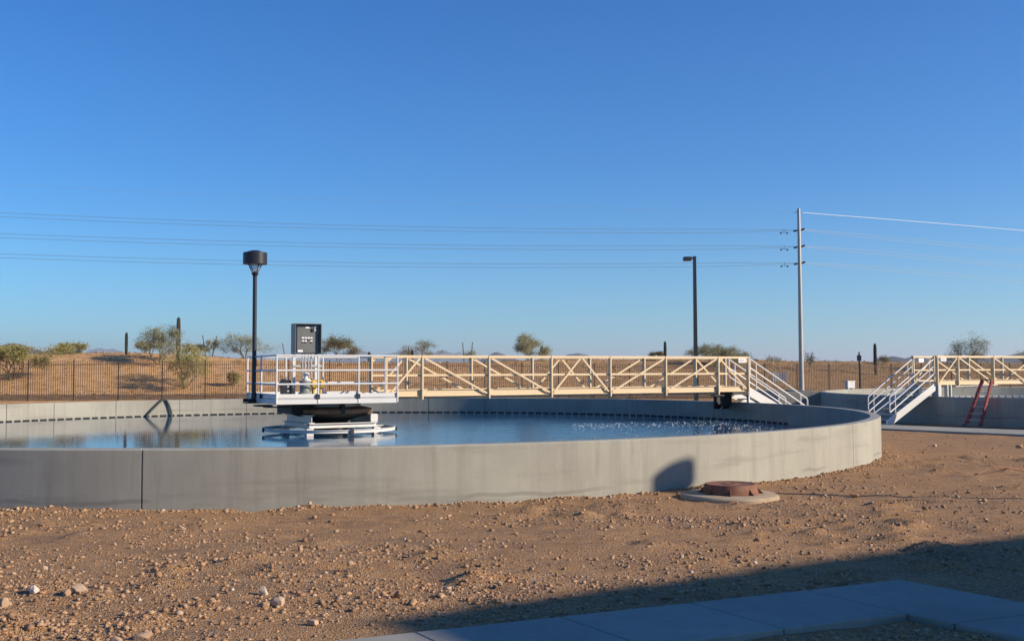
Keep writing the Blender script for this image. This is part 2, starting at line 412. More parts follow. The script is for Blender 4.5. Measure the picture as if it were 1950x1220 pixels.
jo = [(ang(273, False, TC, TR), .0010, .03), (ang(1622, False, TC, TR), .0007, .02), (ang(1855, False, TC, TR) if False else -.05, .0007, .02), (-2.3, .0007, .02)]
ji = [(ang(p, True, TC, TI), hw, .02) for p, hw in ((14, .0007), (104, .0012), (222, .0006), (343, .0006), (470, .0006), (816, .0013), (922, .0009), (1358, .0007))]
tank = thing('settling_tank', 'big round concrete settling tank full of blue water, nearest to the camera', 'water tank', (TC.x, TC.y, 0))
W(tank_wall(TC, jo, ji, -.8), 'wall', MT['conc'], tank, smooth=True, angle=30)
# dark weir openings along the inner wall, just above the water
pitch = .312 / TI
a0 = ang(0, True, TC, TI) + .02; a1 = ang(1500, True, TC, TI)
slots = []
a = a0
while a > a1: slots.append(a); a -= pitch
random.seed(4)
def slot_mb(mb, a, wl=.235):
    hw = wl / 2 / TI; rr = TI - .012
    def P(t, r, z): return (TC.x + r * math.cos(a + t * hw), TC.y + r * math.sin(a + t * hw), z)
    v = [P(t, r, z) for z in (WATER - .02, WATER + .038) for r in (rr, TI + .005) for t in (-1, 1)]
    mb.add(v, [(0, 2, 3, 1), (4, 5, 7, 6), (0, 1, 5, 4), (2, 6, 7, 3), (0, 4, 6, 2), (1, 3, 7, 5)])
near = sorted(slots, key=lambda a: (Vector((TC.x + TI * math.cos(a), TC.y + TI * math.sin(a)))).length)
firsts, rest = near[:98], near[98:]
for a in firsts:
    mb = MB(); slot_mb(mb, a, .235 + random.uniform(-.03, .012)); W(mb, 'weir_slot', MT['slot'], tank)
if rest:
    mb = MB()
    for a in rest: slot_mb(mb, a)
    kind(W(mb, 'weir_slot', MT['slot'], tank), 'stuff')
# joint sealant in the open joint
def disc(c, r, z, name, n=180):
    mb = MB(); mb.add([(c.x + r * math.cos(2 * math.pi * k / n), c.y + r * math.sin(2 * math.pi * k / n), z) for k in range(n)], [tuple(range(n))])
    return mb.build(name, MT['water'])
kind(disc(TC, TI + .05, WATER, 'water'), 'structure')
tank2 = thing('settling_tank', 'second round concrete tank with its near wall in deep shade, behind the red ladder', 'water tank', (T2.x, T2.y, 0))
W(tank_wall(T2, [], [(ang(1616, True, T2, TI), .0008, .02), (2.6, .0008, .02)], -.9), 'wall', MT['conc'], tank2, smooth=True, angle=30)
kind(disc(T2, TI + .05, WATER + .0, 'water'), 'structure')
# white v-notch weir strip inside the second tank
for k in range(90):
    a = .5 + k * .0293
    mb = MB()
    p = [(T2.x + r * math.cos(a + d), T2.y + r * math.sin(a + d), z) for z in (.16, .235) for r in (TI - .03, TI - .01) for d in (0, .022)]
    mb.add(p, [(0, 2, 3, 1), (4, 5, 7, 6), (0, 1, 5, 4), (2, 6, 7, 3), (0, 4, 6, 2), (1, 3, 7, 5)])
    W(mb, 'weir_plate', MT['white'], tank2)

# concrete splitter box left of the second tank
q0 = at(1500, 742, 50.5); q1 = at(1551, 742, 50.5)
mb = MB(); mb.box((q0.x - .4, 50.5, -.9), (q1.x + .3, 50.74, .72)); mb.box((q1.x + .06, 50.742, -.9), (q1.x + .3, 56, .718)); mb.box((q0.x - .4, 50.742, -.9), (q0.x - .16, 56, .718)); mb.box((q0.x - .4, 56.002, -.9), (q1.x + .3, 56.24, .72))
tag(mb.build('concrete_channel', MT['conc'], bevel=.012), 'straight shaded concrete channel wall between the utility pole and the second tank', 'concrete wall')
# grey box standing on the rim of tank two
a = ang(1618, True, T2, TR - .12); bx = Vector((T2.x + (TR - .12) * math.cos(a), T2.y + (TR - .12) * math.sin(a)))
gb = thing('junction_box', 'pale grey metal box standing on the rim of the second tank', 'junction box', (bx.x, bx.y, RIM), R(28))
mb = MB(); mb.box((-.27, -.11, .05), (.27, .11, .42)); mb.build('body', MT['galv'], gb, bevel=.015)
mb = MB(); mb.box((-.29, -.13, .42), (.29, .13, .45)); mb.build('lid', MT['galv'], gb, bevel=.008)
mb = MB(); mb.box((-.2, -.08, 0), (-.12, .08, .048)); mb.box((.12, -.08, 0), (.2, .08, .048)); mb.build('foot', MT['galv'], gb)

# ------------------------------------------------------------------ walkway bridges
def bridge(FR, posts, z0, s_end0, s_end1, hw, label, braces, zt=2.187, group=None):
    t = thing('walkway_bridge', label, 'bridge', FR(s_end0, 0, z0), 0, 'tan truss walkway bridges over the tanks')
    for p, sd_ in ((hw, 1), (-hw, -1)):
        mb = MB(); mb.bar(FR(s_end0 - .03, p, zt - .035), FR(s_end1 + .03, p, zt - .035), .07, .07); W(mb, 'top_chord', MT['tan'], t, bevel=.006)
        pi = p - sd_ * .055
        mb = MB(); mb.bar(FR(s_end0, pi, z0 + .655), FR(s_end1, pi, z0 + .655), .035, .055); W(mb, 'mid_rail', MT['tan'], t)
        # bottom channel: web and two flanges, interrupted by nothing, set inside the posts
        mb = MB(); zb, zc = z0 + .085, z0 + .265
        mb.bar(FR(s_end0, pi, (zb + zc) / 2), FR(s_end1, pi, (zb + zc) / 2), .012, zc - zb)
        mb.bar(FR(s_end0, pi + sd_ * .024, zb + .004), FR(s_end1, pi + sd_ * .024, zb + .004), .035, .008)
        mb.bar(FR(s_end0, pi + sd_ * .024, zc - .004), FR(s_end1, pi + sd_ * .024, zc - .004), .035, .008)
        W(mb, 'bottom_channel', MT['tan'], t)
        for s in posts:
            mb = MB(); low = z0 if s_end0 + .2 < s < s_end1 - .2 else z0 + .085
            w_ = .075
            w_ = .046; e0, e1 = sorted((p - sd_ * .085, p + sd_ * .048)); mb.box((s - w_ / 2, e0, low), (s + w_ / 2, e1, zt + .003), FR)
            W(mb, 'post', MT['tan'], t, bevel=.005)
        for (sa, za, sb, zb_) in braces:
            mb = MB(); mb.bar(FR(sa, p + sd_ * .014, z0 + za), FR(sb, p + sd_ * .014, z0 + zb_), .02, .052); W(mb, 'diagonal_brace', MT['tan'], t)
    # open grating deck between the channels
    mb = MB(); k = s_end0 + .02
    while k < s_end1 - .02:
        mb.box((k, -hw + .07, z0 + .17), (k + .007, hw - .07, z0 + .20), FR); k += .1
    for q in np.arange(-hw + .08, hw - .07, .06): mb.box((s_end0, q, z0 + .172), (s_end1, q + .006, z0 + .198), FR)
    W(mb, 'deck_grating', MT['galv'], t)
    for s in posts[1:-1]:
        mb = MB(); mb.box((s - .03, -hw - .02, z0 + .01), (s + .03, hw + .02, z0 + .06), FR); W(mb, 'cross_beam', MT['tan'], t)
    mb = MB()
    for s, s2 in zip(posts[1:-1], posts[2:-1]): mb.bar(FR(s, -hw, z0 + .035), FR(s2, hw, z0 + .035), .03, .012)
    if len(mb.v): W(mb, 'underside_bracing', MT['tan'], t)
    return t
ZB = .99
P1 = [1.35, 2.39, 4.40, 6.40, 8.40, 10.40, 12.40, 13.60]
hi, lo = 1.12, .15
br = [(1.45, lo, 2.32, hi), (2.46, hi, 4.33, lo), (4.47, hi, 6.33, lo), (6.47, lo, 7.36, hi), (7.44, hi, 8.33, lo), (8.47, lo, 10.33, hi), (10.47, lo, 12.33, hi), (12.47, hi, 13.5, lo + .02)]
b1 = bridge(B1, P1, ZB, 1.32, 13.62, .6, 'long tan steel truss walkway bridge from the white platform to the tank rim', br)
def plate(FR, s, p, z, w_, h_, lab, sgn=1):
    t = thing('notice_plate', lab, 'sign', FR(s, p, z), 0, 'small white plates on the bridge ends')
    mb = MB(); mb.box((s, p - .004, z), (s + w_, p + .004, z + h_), FR); W(mb, 'plate', MT['label'], t)
    mb = MB()
    for k in range(3): mb.box((s + .02 + .01 * k, p + .0045, z + h_ * (.25 + .22 * k)), (s + w_ - .03 - .02 * k, p + .0065, z + h_ * (.33 + .22 * k)), FR)
    W(mb, 'lettering', MT['print'], t)
for p in (.616, -.616):
    for (s_, z_, a_, b_) in ((12.43, 2.11, .16, -.14), (13.55, 2.11, -.16, -.14), (1.40, 2.11, .12, -.11)):
        mb = MB(); tri = [(s_, z_), (s_ + a_, z_), (s_, z_ + b_)]; v_ = [B1(q, p + e, z) for e in (-.004, .004) for q, z in tri]
        mb.add(v_, [(0, 1, 2), (5, 4, 3), (0, 3, 4, 1), (1, 4, 5, 2), (2, 5, 3, 0)]); W(mb, 'gusset_plate', MT['tan'], b1)
for s_ in P1[1:-1]:
    mb = MB(); mb.box((s_ + .03, .585, ZB + .10), (s_ + .14, .597, ZB + .25), B1); W(mb, 'splice_plate', MT['tan'], b1)
mb = MB(); mb.tube([B1(1.4, -.42, ZB + .02), B1(13.5, -.42, ZB + .02)], .022, 8); W(mb, 'conduit', MT['galv'], b1, smooth=True)
plate(B1, 13.17, .655, 1.99, .28, .14, 'small white plate on the stair end of the long tan bridge')
# bridge end bearing on the tank wall
t = thing('bridge_bearing', 'pale steel bearing legs under the stair end of the long bridge on the tank rim', 'bracket', B1(13.6, 0, RIM))
for p in (.58, -.58):
    mb = MB(); mb.box((13.58, p - .05, RIM), (13.70, p - .04, ZB + .08), B1); mb.box((13.58, p - .04, RIM), (13.59, p + .05, ZB + .08), B1); mb.box((13.57, p - .07, RIM), (13.79, p + .07, RIM + .012), B1); W(mb, 'bearing_leg', MT['white'], t)
mb = MB(); mb.box((12.95, -.62, ZB - .01), (13.57, .62, ZB + .078), B1); W(mb, 'bearing_beam', MT['darker'], t)
mb = MB(); mb.box((12.98, -.40, .50), (13.555, -.33, ZB - .012), B1); W(mb, 'bearing_plate', MT['darker'], t)
mb = MB(); mb.box((12.34, .50, .74), (12.46, .60, ZB - .02), B1); mb.box((12.2, .45, ZB - .045), (12.6, .65, ZB - .005), B1); 
o = W(mb, 'scum_bracket', MT['darker'], t)
mb = MB(); mb.box((12.95, -.35, .60), (13.5, -.28, ZB + .0), B1); mb.box((12.95, .0, .60), (13.35, .06, ZB), B1); W(mb, 'hanger', MT['darker'], t)

ZB2 = 1.08
P2 = [-.02, 1.13 + .0, 3.14, 5.15, 7.16, 9.17, 11.18, 12.4]
br2 = [(.06, lo, 1.06, hi), (1.2, hi, 3.07, lo), (3.21, hi, 5.08, lo), (5.22, lo, 7.09, hi), (7.23, lo, 9.1, hi), (9.24, lo, 11.1, hi)]
b2 = bridge(B2, P2, ZB2, -.05, 12.45, .6, 'tan truss walkway bridge over the second tank, cut by the right edge of the photo', br2, zt=2.29)
plate(B2, .12, .655, 2.07, .3, .14, 'white plate nearer the camera at the end of the right hand bridge')
plate(B2, .12, -.655 + 1.31 - 1.29, 2.07, .3, .14, 'white plate farther back at the end of the right hand bridge') if False else None
t = thing('notice_plate', 'white plate hung on the far side rail at the end of the right hand bridge', 'sign', B2(.25, -.6, 2.07), 0, 'small white plates on the bridge ends')
mb = MB(); mb.box((.28, -.555, 2.04), (.56, -.547, 2.2), B2); W(mb, 'plate', MT['label'], t)
t = thing('bridge_bearing', 'grey steel bracket clamped on the second tank rim under the bridge end', 'bracket', B2(0, 0, RIM))
for pa, pb in ((.3, .62), (-.62, -.3)):
    mb = MB(); mb.box((.0, pa, RIM), (.16, pb, ZB2 + .08), B2); W(mb, 'bearing_leg', MT['galv'], t)
mb = MB(); mb.box((.45, .5, RIM - .05), (.50, .66, ZB2 + .08), B2); mb.box((.64, .5, RIM - .05), (.69, .66, ZB2 + .08), B2); mb.box((.501, .56, RIM + .05), (.639, .58, ZB2 + .03), B2); W(mb, 'clamp', MT['galv'], t)
mb = MB(); mb.bar(B2(.9, .65, ZB2 + .02), B2(3.3, .65, ZB2 + .06), .03, .03); W(mb, 'conduit', MT['galv'], t)

# ------------------------------------------------------------------ stairs
def stair(FR, s0, s1, ztop, zbot, zr0, zr1, label, hw=.53):
    sg = 1 if s1 > s0 else -1
    t = thing('metal_stair', label, 'staircase', FR(s1, 0, zbot), 0, 'white stairs at the bridge ends')
    L_ = abs(s1 - s0); slope = (zr1 - zr0) / L_
    run = abs((ztop - zbot) / slope)
    for p in (hw, -hw):
        mb = MB(); a = (s0, ztop + .05); b = (s0 + sg * run, zbot + .03)
        dd = Vector((b[0] - a[0], 0, b[1] - a[1])).normalized(); nn = Vector((-dd.z, 0, dd.x)) * (1 if dd.x > 0 else -1) * .15
        poly = [(a[0], a[1]), (a[0], a[1] - .30), (b[0] - nn.x * 1.0 - dd.x * .1, zbot - .02), (b[0] + dd.x * .12, zbot - .02), (b[0] + dd.x * .12, zbot + .14)]
        vs = [FR(s, p + q, z) for q in (-.02, .02) for s, z in poly]; n = 5
        mb.add(vs, [tuple(range(n))[::-1], tuple(range(n, 2 * n))] + [(i, (i + 1) % n, n + (i + 1) % n, n + i) for i in range(n)])
        W(mb, 'stringer', MT['white'], t)
        def rail(off, lo_=False):
            return [(s0 + sg * .05, zr0 + off), (s1, zr1 + off)]
        # loop handrail: top and bottom rail joined at both ends with rounded corners
        r_ = .026; c = .06
        A, B_ = rail(0); A2, B2_ = rail(-.57)
        def pt(q): return FR(q[0], p, q[1])
        def rc(P0, P1, P2, n=4):
            P0, P1, P2 = Vector(P0), Vector(P1), Vector(P2)
            u = P1 + (P0 - P1).normalized() * c; v = P1 + (P2 - P1).normalized() * c
            return [tuple((1 - k / n) ** 2 * u + 2 * (k / n) * (1 - k / n) * P1 + (k / n) ** 2 * v) for k in range(n + 1)]
        path = rc(A2, A, B_) + rc(A, B_, B2_) + rc(B_, B2_, A2) + rc(B2_, A2, A); path.append(path[0])
        mb = MB(); mb.tube([pt(q) for q in path], r_, 8, False); W(mb, 'handrail', MT['white'], t, smooth=True)
        mA, mB = rail(-.285)
        mb = MB(); mb.tube([pt(mA), pt(mB)], r_ * .92, 8); W(mb, 'mid_rail', MT['white'], t, smooth=True)
        for f in (.12, .88) if L_ < 3 else (.1, .5, .9):
            s = s0 + sg * L_ * f; z = zr0 + (zr1 - zr0) * f
            mb = MB(); mb.tube([FR(s, p, z), FR(s, p, z - .82)], r_ * .95, 8); W(mb, 'railing_post', MT['white'], t, smooth=True)
    n = 7
    for k in range(n):
        f = (k + .5) / n; s = s0 + sg * run * f; z = ztop - (ztop - zbot) * (k + 1) / (n + 1)
        mb = MB(); mb.box((s - .13, -hw + .022, z - .035), (s + .13, hw - .022, z), FR); W(mb, 'tread', MT['galv'], t)
    return t
gs1 = gz(B1(16.3, 0, 0).x, B1(16.3, 0, 0).y)
stair(B1, 13.68, 16.12, 1.17, gs1 + .06, 2.11, .80, 'white metal stair with looped handrails behind the long bridge, at the near tank')
gs2 = gz(B2(-2.7, 0, 0).x, B2(-2.7, 0, 0).y)
stair(B2, -.08, -2.50, 1.20, gs2 + .06, 2.16, .72, 'white metal stair with looped handrails leading up to the right hand bridge')
q = [B2(-3.2, -.8, 0), B2(-2.2, -.8, 0), B2(-2.2, .8, 0), B2(-3.2, .8, 0)]
mb = MB(); mb.prism([(v.x, v.y) for v in q][::-1], gs2 - .2, gs2 + .055)
tag(mb.build('stair_pad', MT['conc_pale'], bevel=.01), 'small concrete landing pad at the foot of the right hand stair', 'concrete pad')

# ------------------------------------------------------------------ round platform above the pier
pl = thing('service_platform', 'square platform with white pipe railings over the middle of the near tank', 'platform', B1(-.26, 0, .95))
SA, SB, PW = -1.84, 1.31, 1.55
mb = MB(); mb.box((SA + .02, -PW + .02, 1.075), (SB - .02, PW - .02, 1.10), B1); W(mb, 'deck', MT['galv'], pl)
def chan(a, b, nrm, z0, z1, name, m=MT['white']):
    mb = MB(); A, B_ = Vector(a), Vector(b)
    n = Vector(nrm)
    mb.bar(Vector((A.x, A.y, (z0 + z1) / 2)), Vector((B_.x, B_.y, (z0 + z1) / 2)), .012, z1 - z0)
    for z in (z0 + .005, z1 - .005): mb.bar(Vector((A.x, A.y, z)) + n * .03, Vector((B_.x, B_.y, z)) + n * .03, .05, .01)
    return W(mb, name, m, pl)
sides = [((SA, PW), (SB, PW), 3), ((SB, -PW), (SA, -PW), 3), ((SA, -PW), (SA, PW), 2)]
for (a, b, n) in sides:
    A = B1(a[0], a[1], 0); Bq = B1(b[0], b[1], 0); d = (Bq - A).normalized(); nr = Vector((d.y, -d.x, 0))
    chan(A, Bq, -nr * .6, .95, 1.07, 'edge_channel')
    m_ = MB(); o1 = -nr * .03
    m_.bar(A + o1 + Vector((0, 0, 1.155)), Bq + o1 + Vector((0, 0, 1.155)), .008, .095); W(m_, 'toe_board', MT['white'], pl)
    for z in (2.15, 1.785, 1.445):
        m_ = MB(); m_.tube([A + Vector((0, 0, z)), Bq + Vector((0, 0, z))], .024, 8); W(m_, 'rail', MT['white'], pl, smooth=True)
    for k in range(n + 1):
        if k == n and a[0] != SB and n == 3 and b[0] == SB: pass
        if k == 0 and n == 2 or k == n and n == 2: continue
        q = A + (Bq - A) * (k / n)
        m_ = MB(); m_.tube([q + Vector((0, 0, .97)), q + Vector((0, 0, 2.15))], .024, 8); W(m_, 'railing_post', MT['white'], pl, smooth=True)
        m_ = MB(); m_.box((-.04, -.03, 1.07), (.04, .03, 1.19), lambda x, y, z, q=q: Vector((q.x + x * du.x + y * dn.x, q.y + x * du.y + y * dn.y, z)))
        if 0 < k < n: W(m_, 'post_clamp', MT['darker'], pl)
# fourth side, broken by the bridge
for p0, p1 in ((.62, PW), (-PW, -.62)):
    for z in (2.15, 1.785, 1.445):
        m_ = MB(); m_.tube([B1(SB, p0, z), B1(SB, p1, z)], .022, 8); W(m_, 'rail', MT['white'], pl, smooth=True)
    q = B1(SB, p0 if p0 > 0 else p1, 0)
    m_ = MB(); m_.tube([q + Vector((0, 0, 1.0)), q + Vector((0, 0, 2.15))], .022, 8); W(m_, 'railing_post', MT['white'], pl, smooth=True)
chan(B1(SB, PW, 0), B1(SB, -PW, 0), Vector((-du.x, -du.y, 0)) * .6, .95, 1.07, 'edge_channel')
for s in (-1.1, -.2, .7):
    m_ = MB(); m_.box((s - .04, -PW + .05, .955), (s + .04, PW - .05, 1.065), B1); W(m_, 'joist', MT['white'], pl)
m_ = MB(); m_.box((SB + .01, .53, .93), (SB + .2, .60, ZB + .265), B1); m_.box((SB + .01, -.6, .93), (SB + .2, -.53, ZB + .265), B1); W(m_, 'bridge_seat', MT['tan'], pl)

# ------------------------------------------------------------------ drum lamp (also one behind the photographer's right)
def drum_lamp(name_lab, loc, zbase, zdrum, plate_=True, group='black drum lamps'):
    t = thing('lamp_post', name_lab, 'lamp', loc, 0, group)
    zc = zdrum - loc[2]; z0 = zbase - loc[2]
    mb = MB(); mb.lathe([(.075, z0), (.075, z0 + .12), (.058, z0 + .14), (.055, zc - .31), (.055, zc - .27)], 16); mb.build('pole', MT['black'], t, smooth=True, angle=35)
    mb = MB(); mb.lathe([(.056, zc - .33), (.062, zc - .30), (.09, zc - .265), (.092, zc - .235), (.06, zc - .225), (.04, zc - .19), (0, zc - .185)], 16); mb.build('collar', MT['black'], t, smooth=True, angle=35)
    mb = MB(); mb.lathe([(.315, zc), (.315, zc + .30), (.309, zc + .304), (.225, zc + .31), (.19, zc + .335), (.11, zc + .362), (0, zc + .372)], 40)
    sh = mb.build('lamp_shade', MT['black'], t, smooth=True, angle=35)
    mb = MB()
    for k in range(6): mb.lathe([(.3155, zc + .03 + k * .045), (.3195, zc + .035 + k * .045), (.3155, zc + .04 + k * .045)], 40)
    mb.build('louvre', MT['black'], sh)
    mb = MB(); mb.lathe([(.05, zc - .22), (.17, zc - .002)], 24); mb.build('lens', MT['lens'], t, smooth=True)
    for k in range(4):
        a = R(45 + 90 * k); mb = MB(); mb.bar((.075 * math.cos(a), .075 * math.sin(a), zc - .24), (.205 * math.cos(a), .205 * math.sin(a), zc + .01), .022, .022); mb.build('strut', MT['black'], t)
    return t
lp = at(484, 706, 27.75)
lamp = drum_lamp('black drum topped lamp post fixed to the left side of the white platform', (lp.x, lp.y, 1.05), 1.05, Z_at(484, 503, 27.75))
mb = MB()
q = Vector((lp.x, lp.y, 0))
mb = MB(); mb.box((-.14, -.14, 1.02), (.14, .14, 1.05), lambda x, y, z: Vector((q.x + x * du.x + y * dn.x, q.y + x * du.y + y * dn.y, z))); W(mb, 'base_plate', MT['darker'], lamp)
# bracket that carries the lamp on the platform's left edge
qs = (q.xy - TC); s_l, p_l = qs.dot(du), qs.dot(dn)
bk = thing('lamp_bracket', 'dark steel bracket carrying the lamp post off the platform edge', 'bracket', (q.x, q.y, .9))
mb = MB(); mb.box((s_l - .22, p_l - .30, .96), (SA - .03, p_l - .27, 1.045), B1); mb.box((s_l - .22, p_l + .27, .96), (SA - .03, p_l + .30, 1.045), B1); mb.box((s_l - .23, p_l - .3, .93), (s_l + .2, p_l + .3, .955), B1); W(mb, 'arm', MT['darker'], bk)
mb = MB(); mb.box((s_l + .06, p_l - .03, 1.9), (SA - .025, p_l + .03, 2.08), B1); W(mb, 'stay', MT['darker'], bk)
mb = MB(); mb.box((SA - .17, .9, .865), (SA + .4, 1.35, .885), B1); W(mb, 'lower_bar', MT['darker'], bk)
mb = MB(); mb.box((s_l - .1, p_l + .35, .86), (s_l + .3, p_l + .8, .90), B1); W(mb, 'lower_bar', MT['darker'], bk)
# the unseen twin whose shadow falls on the tank wall
k = 12.6; wl = (2.44, 16.3); pos2 = (wl[0] + SX * k, wl[1] + SY * k)
gz2 = gz(*pos2)
drum_lamp('black drum lamp post standing beyond the right edge of the photo', (pos2[0], pos2[1], gz2), gz2, -.11 + k * math.tan(SUN_EL))

# ------------------------------------------------------------------ control cabinet on its stand
PC = (-.83, .62)
def CB(x, y, z): return B1(PC[0] + x, PC[1] + y, z)   # x right along the front, y towards the viewer
zb_, zt_ = 2.21, 2.965
cab = thing('control_cabinet', 'dark grey control cabinet on white legs above the platform rail', 'control panel', CB(0, 0, 1.1))
cw = .30
mb = MB(); mb.box((-cw, -.20, zb_), (cw, .06, zt_), CB); W(mb, 'body', MT['dark'], cab, bevel=.008)
mb = MB(); mb.box((-cw - .045, -.22, zt_ + .002), (cw + .045, .19, zt_ + .02), CB); mb.box((cw + .03, -.22, zb_), (cw + .045, .19, zt_), CB); mb.box((-cw - .045, -.22, zb_), (-cw - .03, .19, zt_), CB)
W(mb, 'sun_shield', MT['dark'], cab)
mb = MB(); mb.box((-cw + .03, .062, zb_ + .03), (cw - .02, .082, zt_ - .03), CB); door = W(mb, 'door', MT['dark'], cab, bevel=.006)
def sub(mb, name, m, par):
    o = mb.build(name, m, par); o.matrix_parent_inverse = par.matrix_parent_inverse.copy() if False else (Matrix.Translation(cab.location)).inverted(); o.matrix_parent_inverse = Matrix.Identity(4); return o
for r_ in range(2):
    for c_ in range(4):
        if r_ == 1 and c_ == 2:
            mb = MB(); mb.box((-.12 + .075 * c_ - .012, .083, 2.555), (-.12 + .075 * c_ + .012, .10, 2.58), CB); W(mb, 'button', MT['redbtn'], cab); continue
        x = -.12 + .075 * c_; z = 2.62 - .075 * r_
        mb = MB(); mb.box((x - .028, .083, z - .022), (x + .028, .088, z + .018), CB); W(mb, 'label_plate', MT['label'], cab)
        mb = MB(); mb.box((x - .014, .083, z - .052), (x + .014, .105, z - .028), CB); W(mb, 'button', MT['black'], cab)
for (x0, x1, z0, z1) in ((-.05, .05, 2.865, 2.905), (.185, .24, 2.88, 2.93), (.185, .24, 2.80, 2.85), (-.25, -.12, 2.255, 2.31)):
    mb = MB(); mb.box((x0, .083, z0), (x1, .087, z1), CB); W(mb, 'label_plate', MT['label'], cab)
mb = MB(); mb.box((.11, .083, 2.78), (.17, .115, 2.86), CB); W(mb, 'handle', MT['black'], cab)
for z in (2.38, 2.74):
    mb = MB(); mb.box((cw - .035, .083, z), (cw + .0, .10, z + .03), CB); W(mb, 'latch', MT['alu'], cab)
for x in (-cw + .0, cw - .02):
    mb = MB(); mb.box((x - .035, -.12, 1.10), (x + .035, -.06, zb_ if x < 0 else zb_), CB); W(mb, 'leg', MT['white'], cab)
mb = MB(); mb.box((-cw - .04, -.055, 1.88), (cw + .12, -.03, 1.93), CB); W(mb, 'strut_channel', MT['galv'], cab)
for x in (-.1, -.03, .06, .13):
    mb = MB(); mb.tube([CB(x, -.02, zb_), CB(x, -.02, 1.93), CB(x + .02, -.02, 1.5), CB(x + .05, 0, 1.12)], .017, 8); W(mb, 'conduit', MT['galv'], cab, smooth=True)
# drive motor, gearbox and black cabinet on the deck
dv = thing('drive_motor', 'grey drive motor with white top and yellow gear guard below the control cabinet', 'motor', B1(-.9, .75, 1.1))
def DV(x, y, z): return B1(-.9 + x, .75 + y, z)
mb = MB(); mb.box((-.25, -.2, 1.102), (.55, .2, 1.16), DV); W(mb, 'base_frame', MT['galv'], dv, bevel=.008)
mb = MB(); c0 = DV(.0, 0, 1.16); mb.lathe([(.17, 0), (.17, .06), (.13, .08), (.13, .30), (.15, .32), (.15, .36), (0, .38)], 24, c0); W(mb, 'gearbox', MT['gear'], dv, smooth=True, angle=30)
mb = MB(); mb.lathe([(.085, .36), (.085, .42), (.055, .43), (.055, .48), (.075, .50), (.07, .56), (0, .585)], 20, DV(.02, 0, 1.16)); W(mb, 'cap', MT['white'], dv, smooth=True, angle=30)
mb = MB(); mb.bar(DV(.05, .02, 1.56), DV(.17, .02, 1.47), .08, .07); W(mb, 'elbow', MT['white'], dv, bevel=.015)
mb = MB(); mb.tube([DV(.17, .02, 1.44), DV(.46, .02, 1.44)], [.10, .10], 16); mb.tube([DV(.46, .02, 1.44), DV(.52, .02, 1.44)], [.06, .06], 12); mb.box((.2, -.07, 1.16), (.24, .09, 1.36), DV); mb.box((.38, -.07, 1.16), (.42, .09, 1.36), DV); W(mb, 'motor_body', MT['yellow'], dv, smooth=True, angle=30)
bb = thing('equipment_case', 'black equipment case standing on the platform beside the drive motor', 'case', B1(-1.38, .9, 1.1))
def BC(x, y, z): return B1(-1.38 + x, .95 + y, z)
mb = MB()
poly = [(-.17, 1.102), (.15, 1.102), (.12, 1.34), (.03, 1.54), (-.16, 1.58), (-.23, 1.47)]
n = len(poly); vs_ = [BC(x, y, z) for y in (-.1, .1) for x, z in poly]
mb.add(vs_, [tuple(range(n))[::-1], tuple(range(n, 2 * n))] + [(i, (i + 1) % n, n + (i + 1) % n, n + i) for i in range(n)]); W(mb, 'shell', MT['black'], bb, bevel=.012)
for z in (1.36, 1.25):
    mb = MB(); mb.box((-.06, .102, z), (.0, .106, z + .04), BC); W(mb, 'sticker', MT['galv'], bb)
mb = MB(); mb.tube([BC(-.08, 0, 1.55), BC(-.08, 0, 1.60), BC(0, 0, 1.60), BC(.0, 0, 1.53)], .012, 6); W(mb, 'handle', MT['black'], bb)
# fittings lying on the right half of the deck
random.seed(8)
pm = thing('spray_pipe', 'row of white pipe fittings lying along the right half of the platform deck', 'pipe', B1(.5, 1.2, 1.1))
for k, x in enumerate((.15, .35, .55, .75)):
    mb = MB(); mb.tube([B1(x - .05, 1.35, 1.19), B1(x + .05, 1.35, 1.19)], .028 + .012 * (k % 2), 10); W(mb, 'fitting', MT['white'], pm, smooth=True)
mb = MB(); mb.tube([B1(-.1, 1.35, 1.17), B1(.95, 1.35, 1.17)], .016, 8); mb.box((-.08, 1.33, 1.102), (-.04, 1.37, 1.165), B1); mb.box((.88, 1.33, 1.102), (.92, 1.37, 1.165), B1); W(mb, 'pipe_run', MT['galv'], pm)

# ------------------------------------------------------------------ centre pier: turntable, beams, float ring
pr = thing('centre_pier', 'dark turntable drive with rusty rim on a white beam frame under the platform', 'turntable', (TC.x, TC.y, WATER))
mb = MB(); mb.lathe([(.45, -.5), (.45, .30), (.62, .36), (1.02, .50), (1.08, .56)], 48, (TC.x, TC.y, WATER)); W(mb, 'bowl', MT['darker'], pr, smooth=True, angle=35)
mb = MB(); mb.lathe([(1.082, .535), (1.11, .555), (1.11, .635), (1.02, .66), (.84, .70), (.7, .71)], 48, (TC.x, TC.y, WATER)); W(mb, 'rim', MT['rustd'], pr, smooth=True, angle=35)
mb = MB(); mb.lathe([(.80, .70), (.80, .79), (.6, .808), (0, .809)], 48, (TC.x, TC.y, WATER)); W(mb, 'gear_cover', MT['galv'], pr, smooth=True, angle=35)
for s in (-1.0,):
    mb = MB(); mb.box((s - .2, -.9, .665), (s + .35, .62, .945), B1); W(mb, 'drive_housing', MT['darker'], pr, bevel=.03)
mb = MB(); mb.box((-.05, .98, .66), (.05, 1.12, .93), B1); W(mb, 'roller_bracket', MT['black'], pr)
PH = R(31); fu = Vector((math.cos(PH), math.sin(PH))); fn = Vector((math.sin(PH), -math.cos(PH)))
def FB(s, p, z): q = TC + s * fu + p * fn; return Vector((q.x, q.y, z))
h = .92
fr = thing('beam_frame', 'square white steel beam frame standing in the water inside the float ring', 'steel frame', (TC.x, TC.y, WATER))
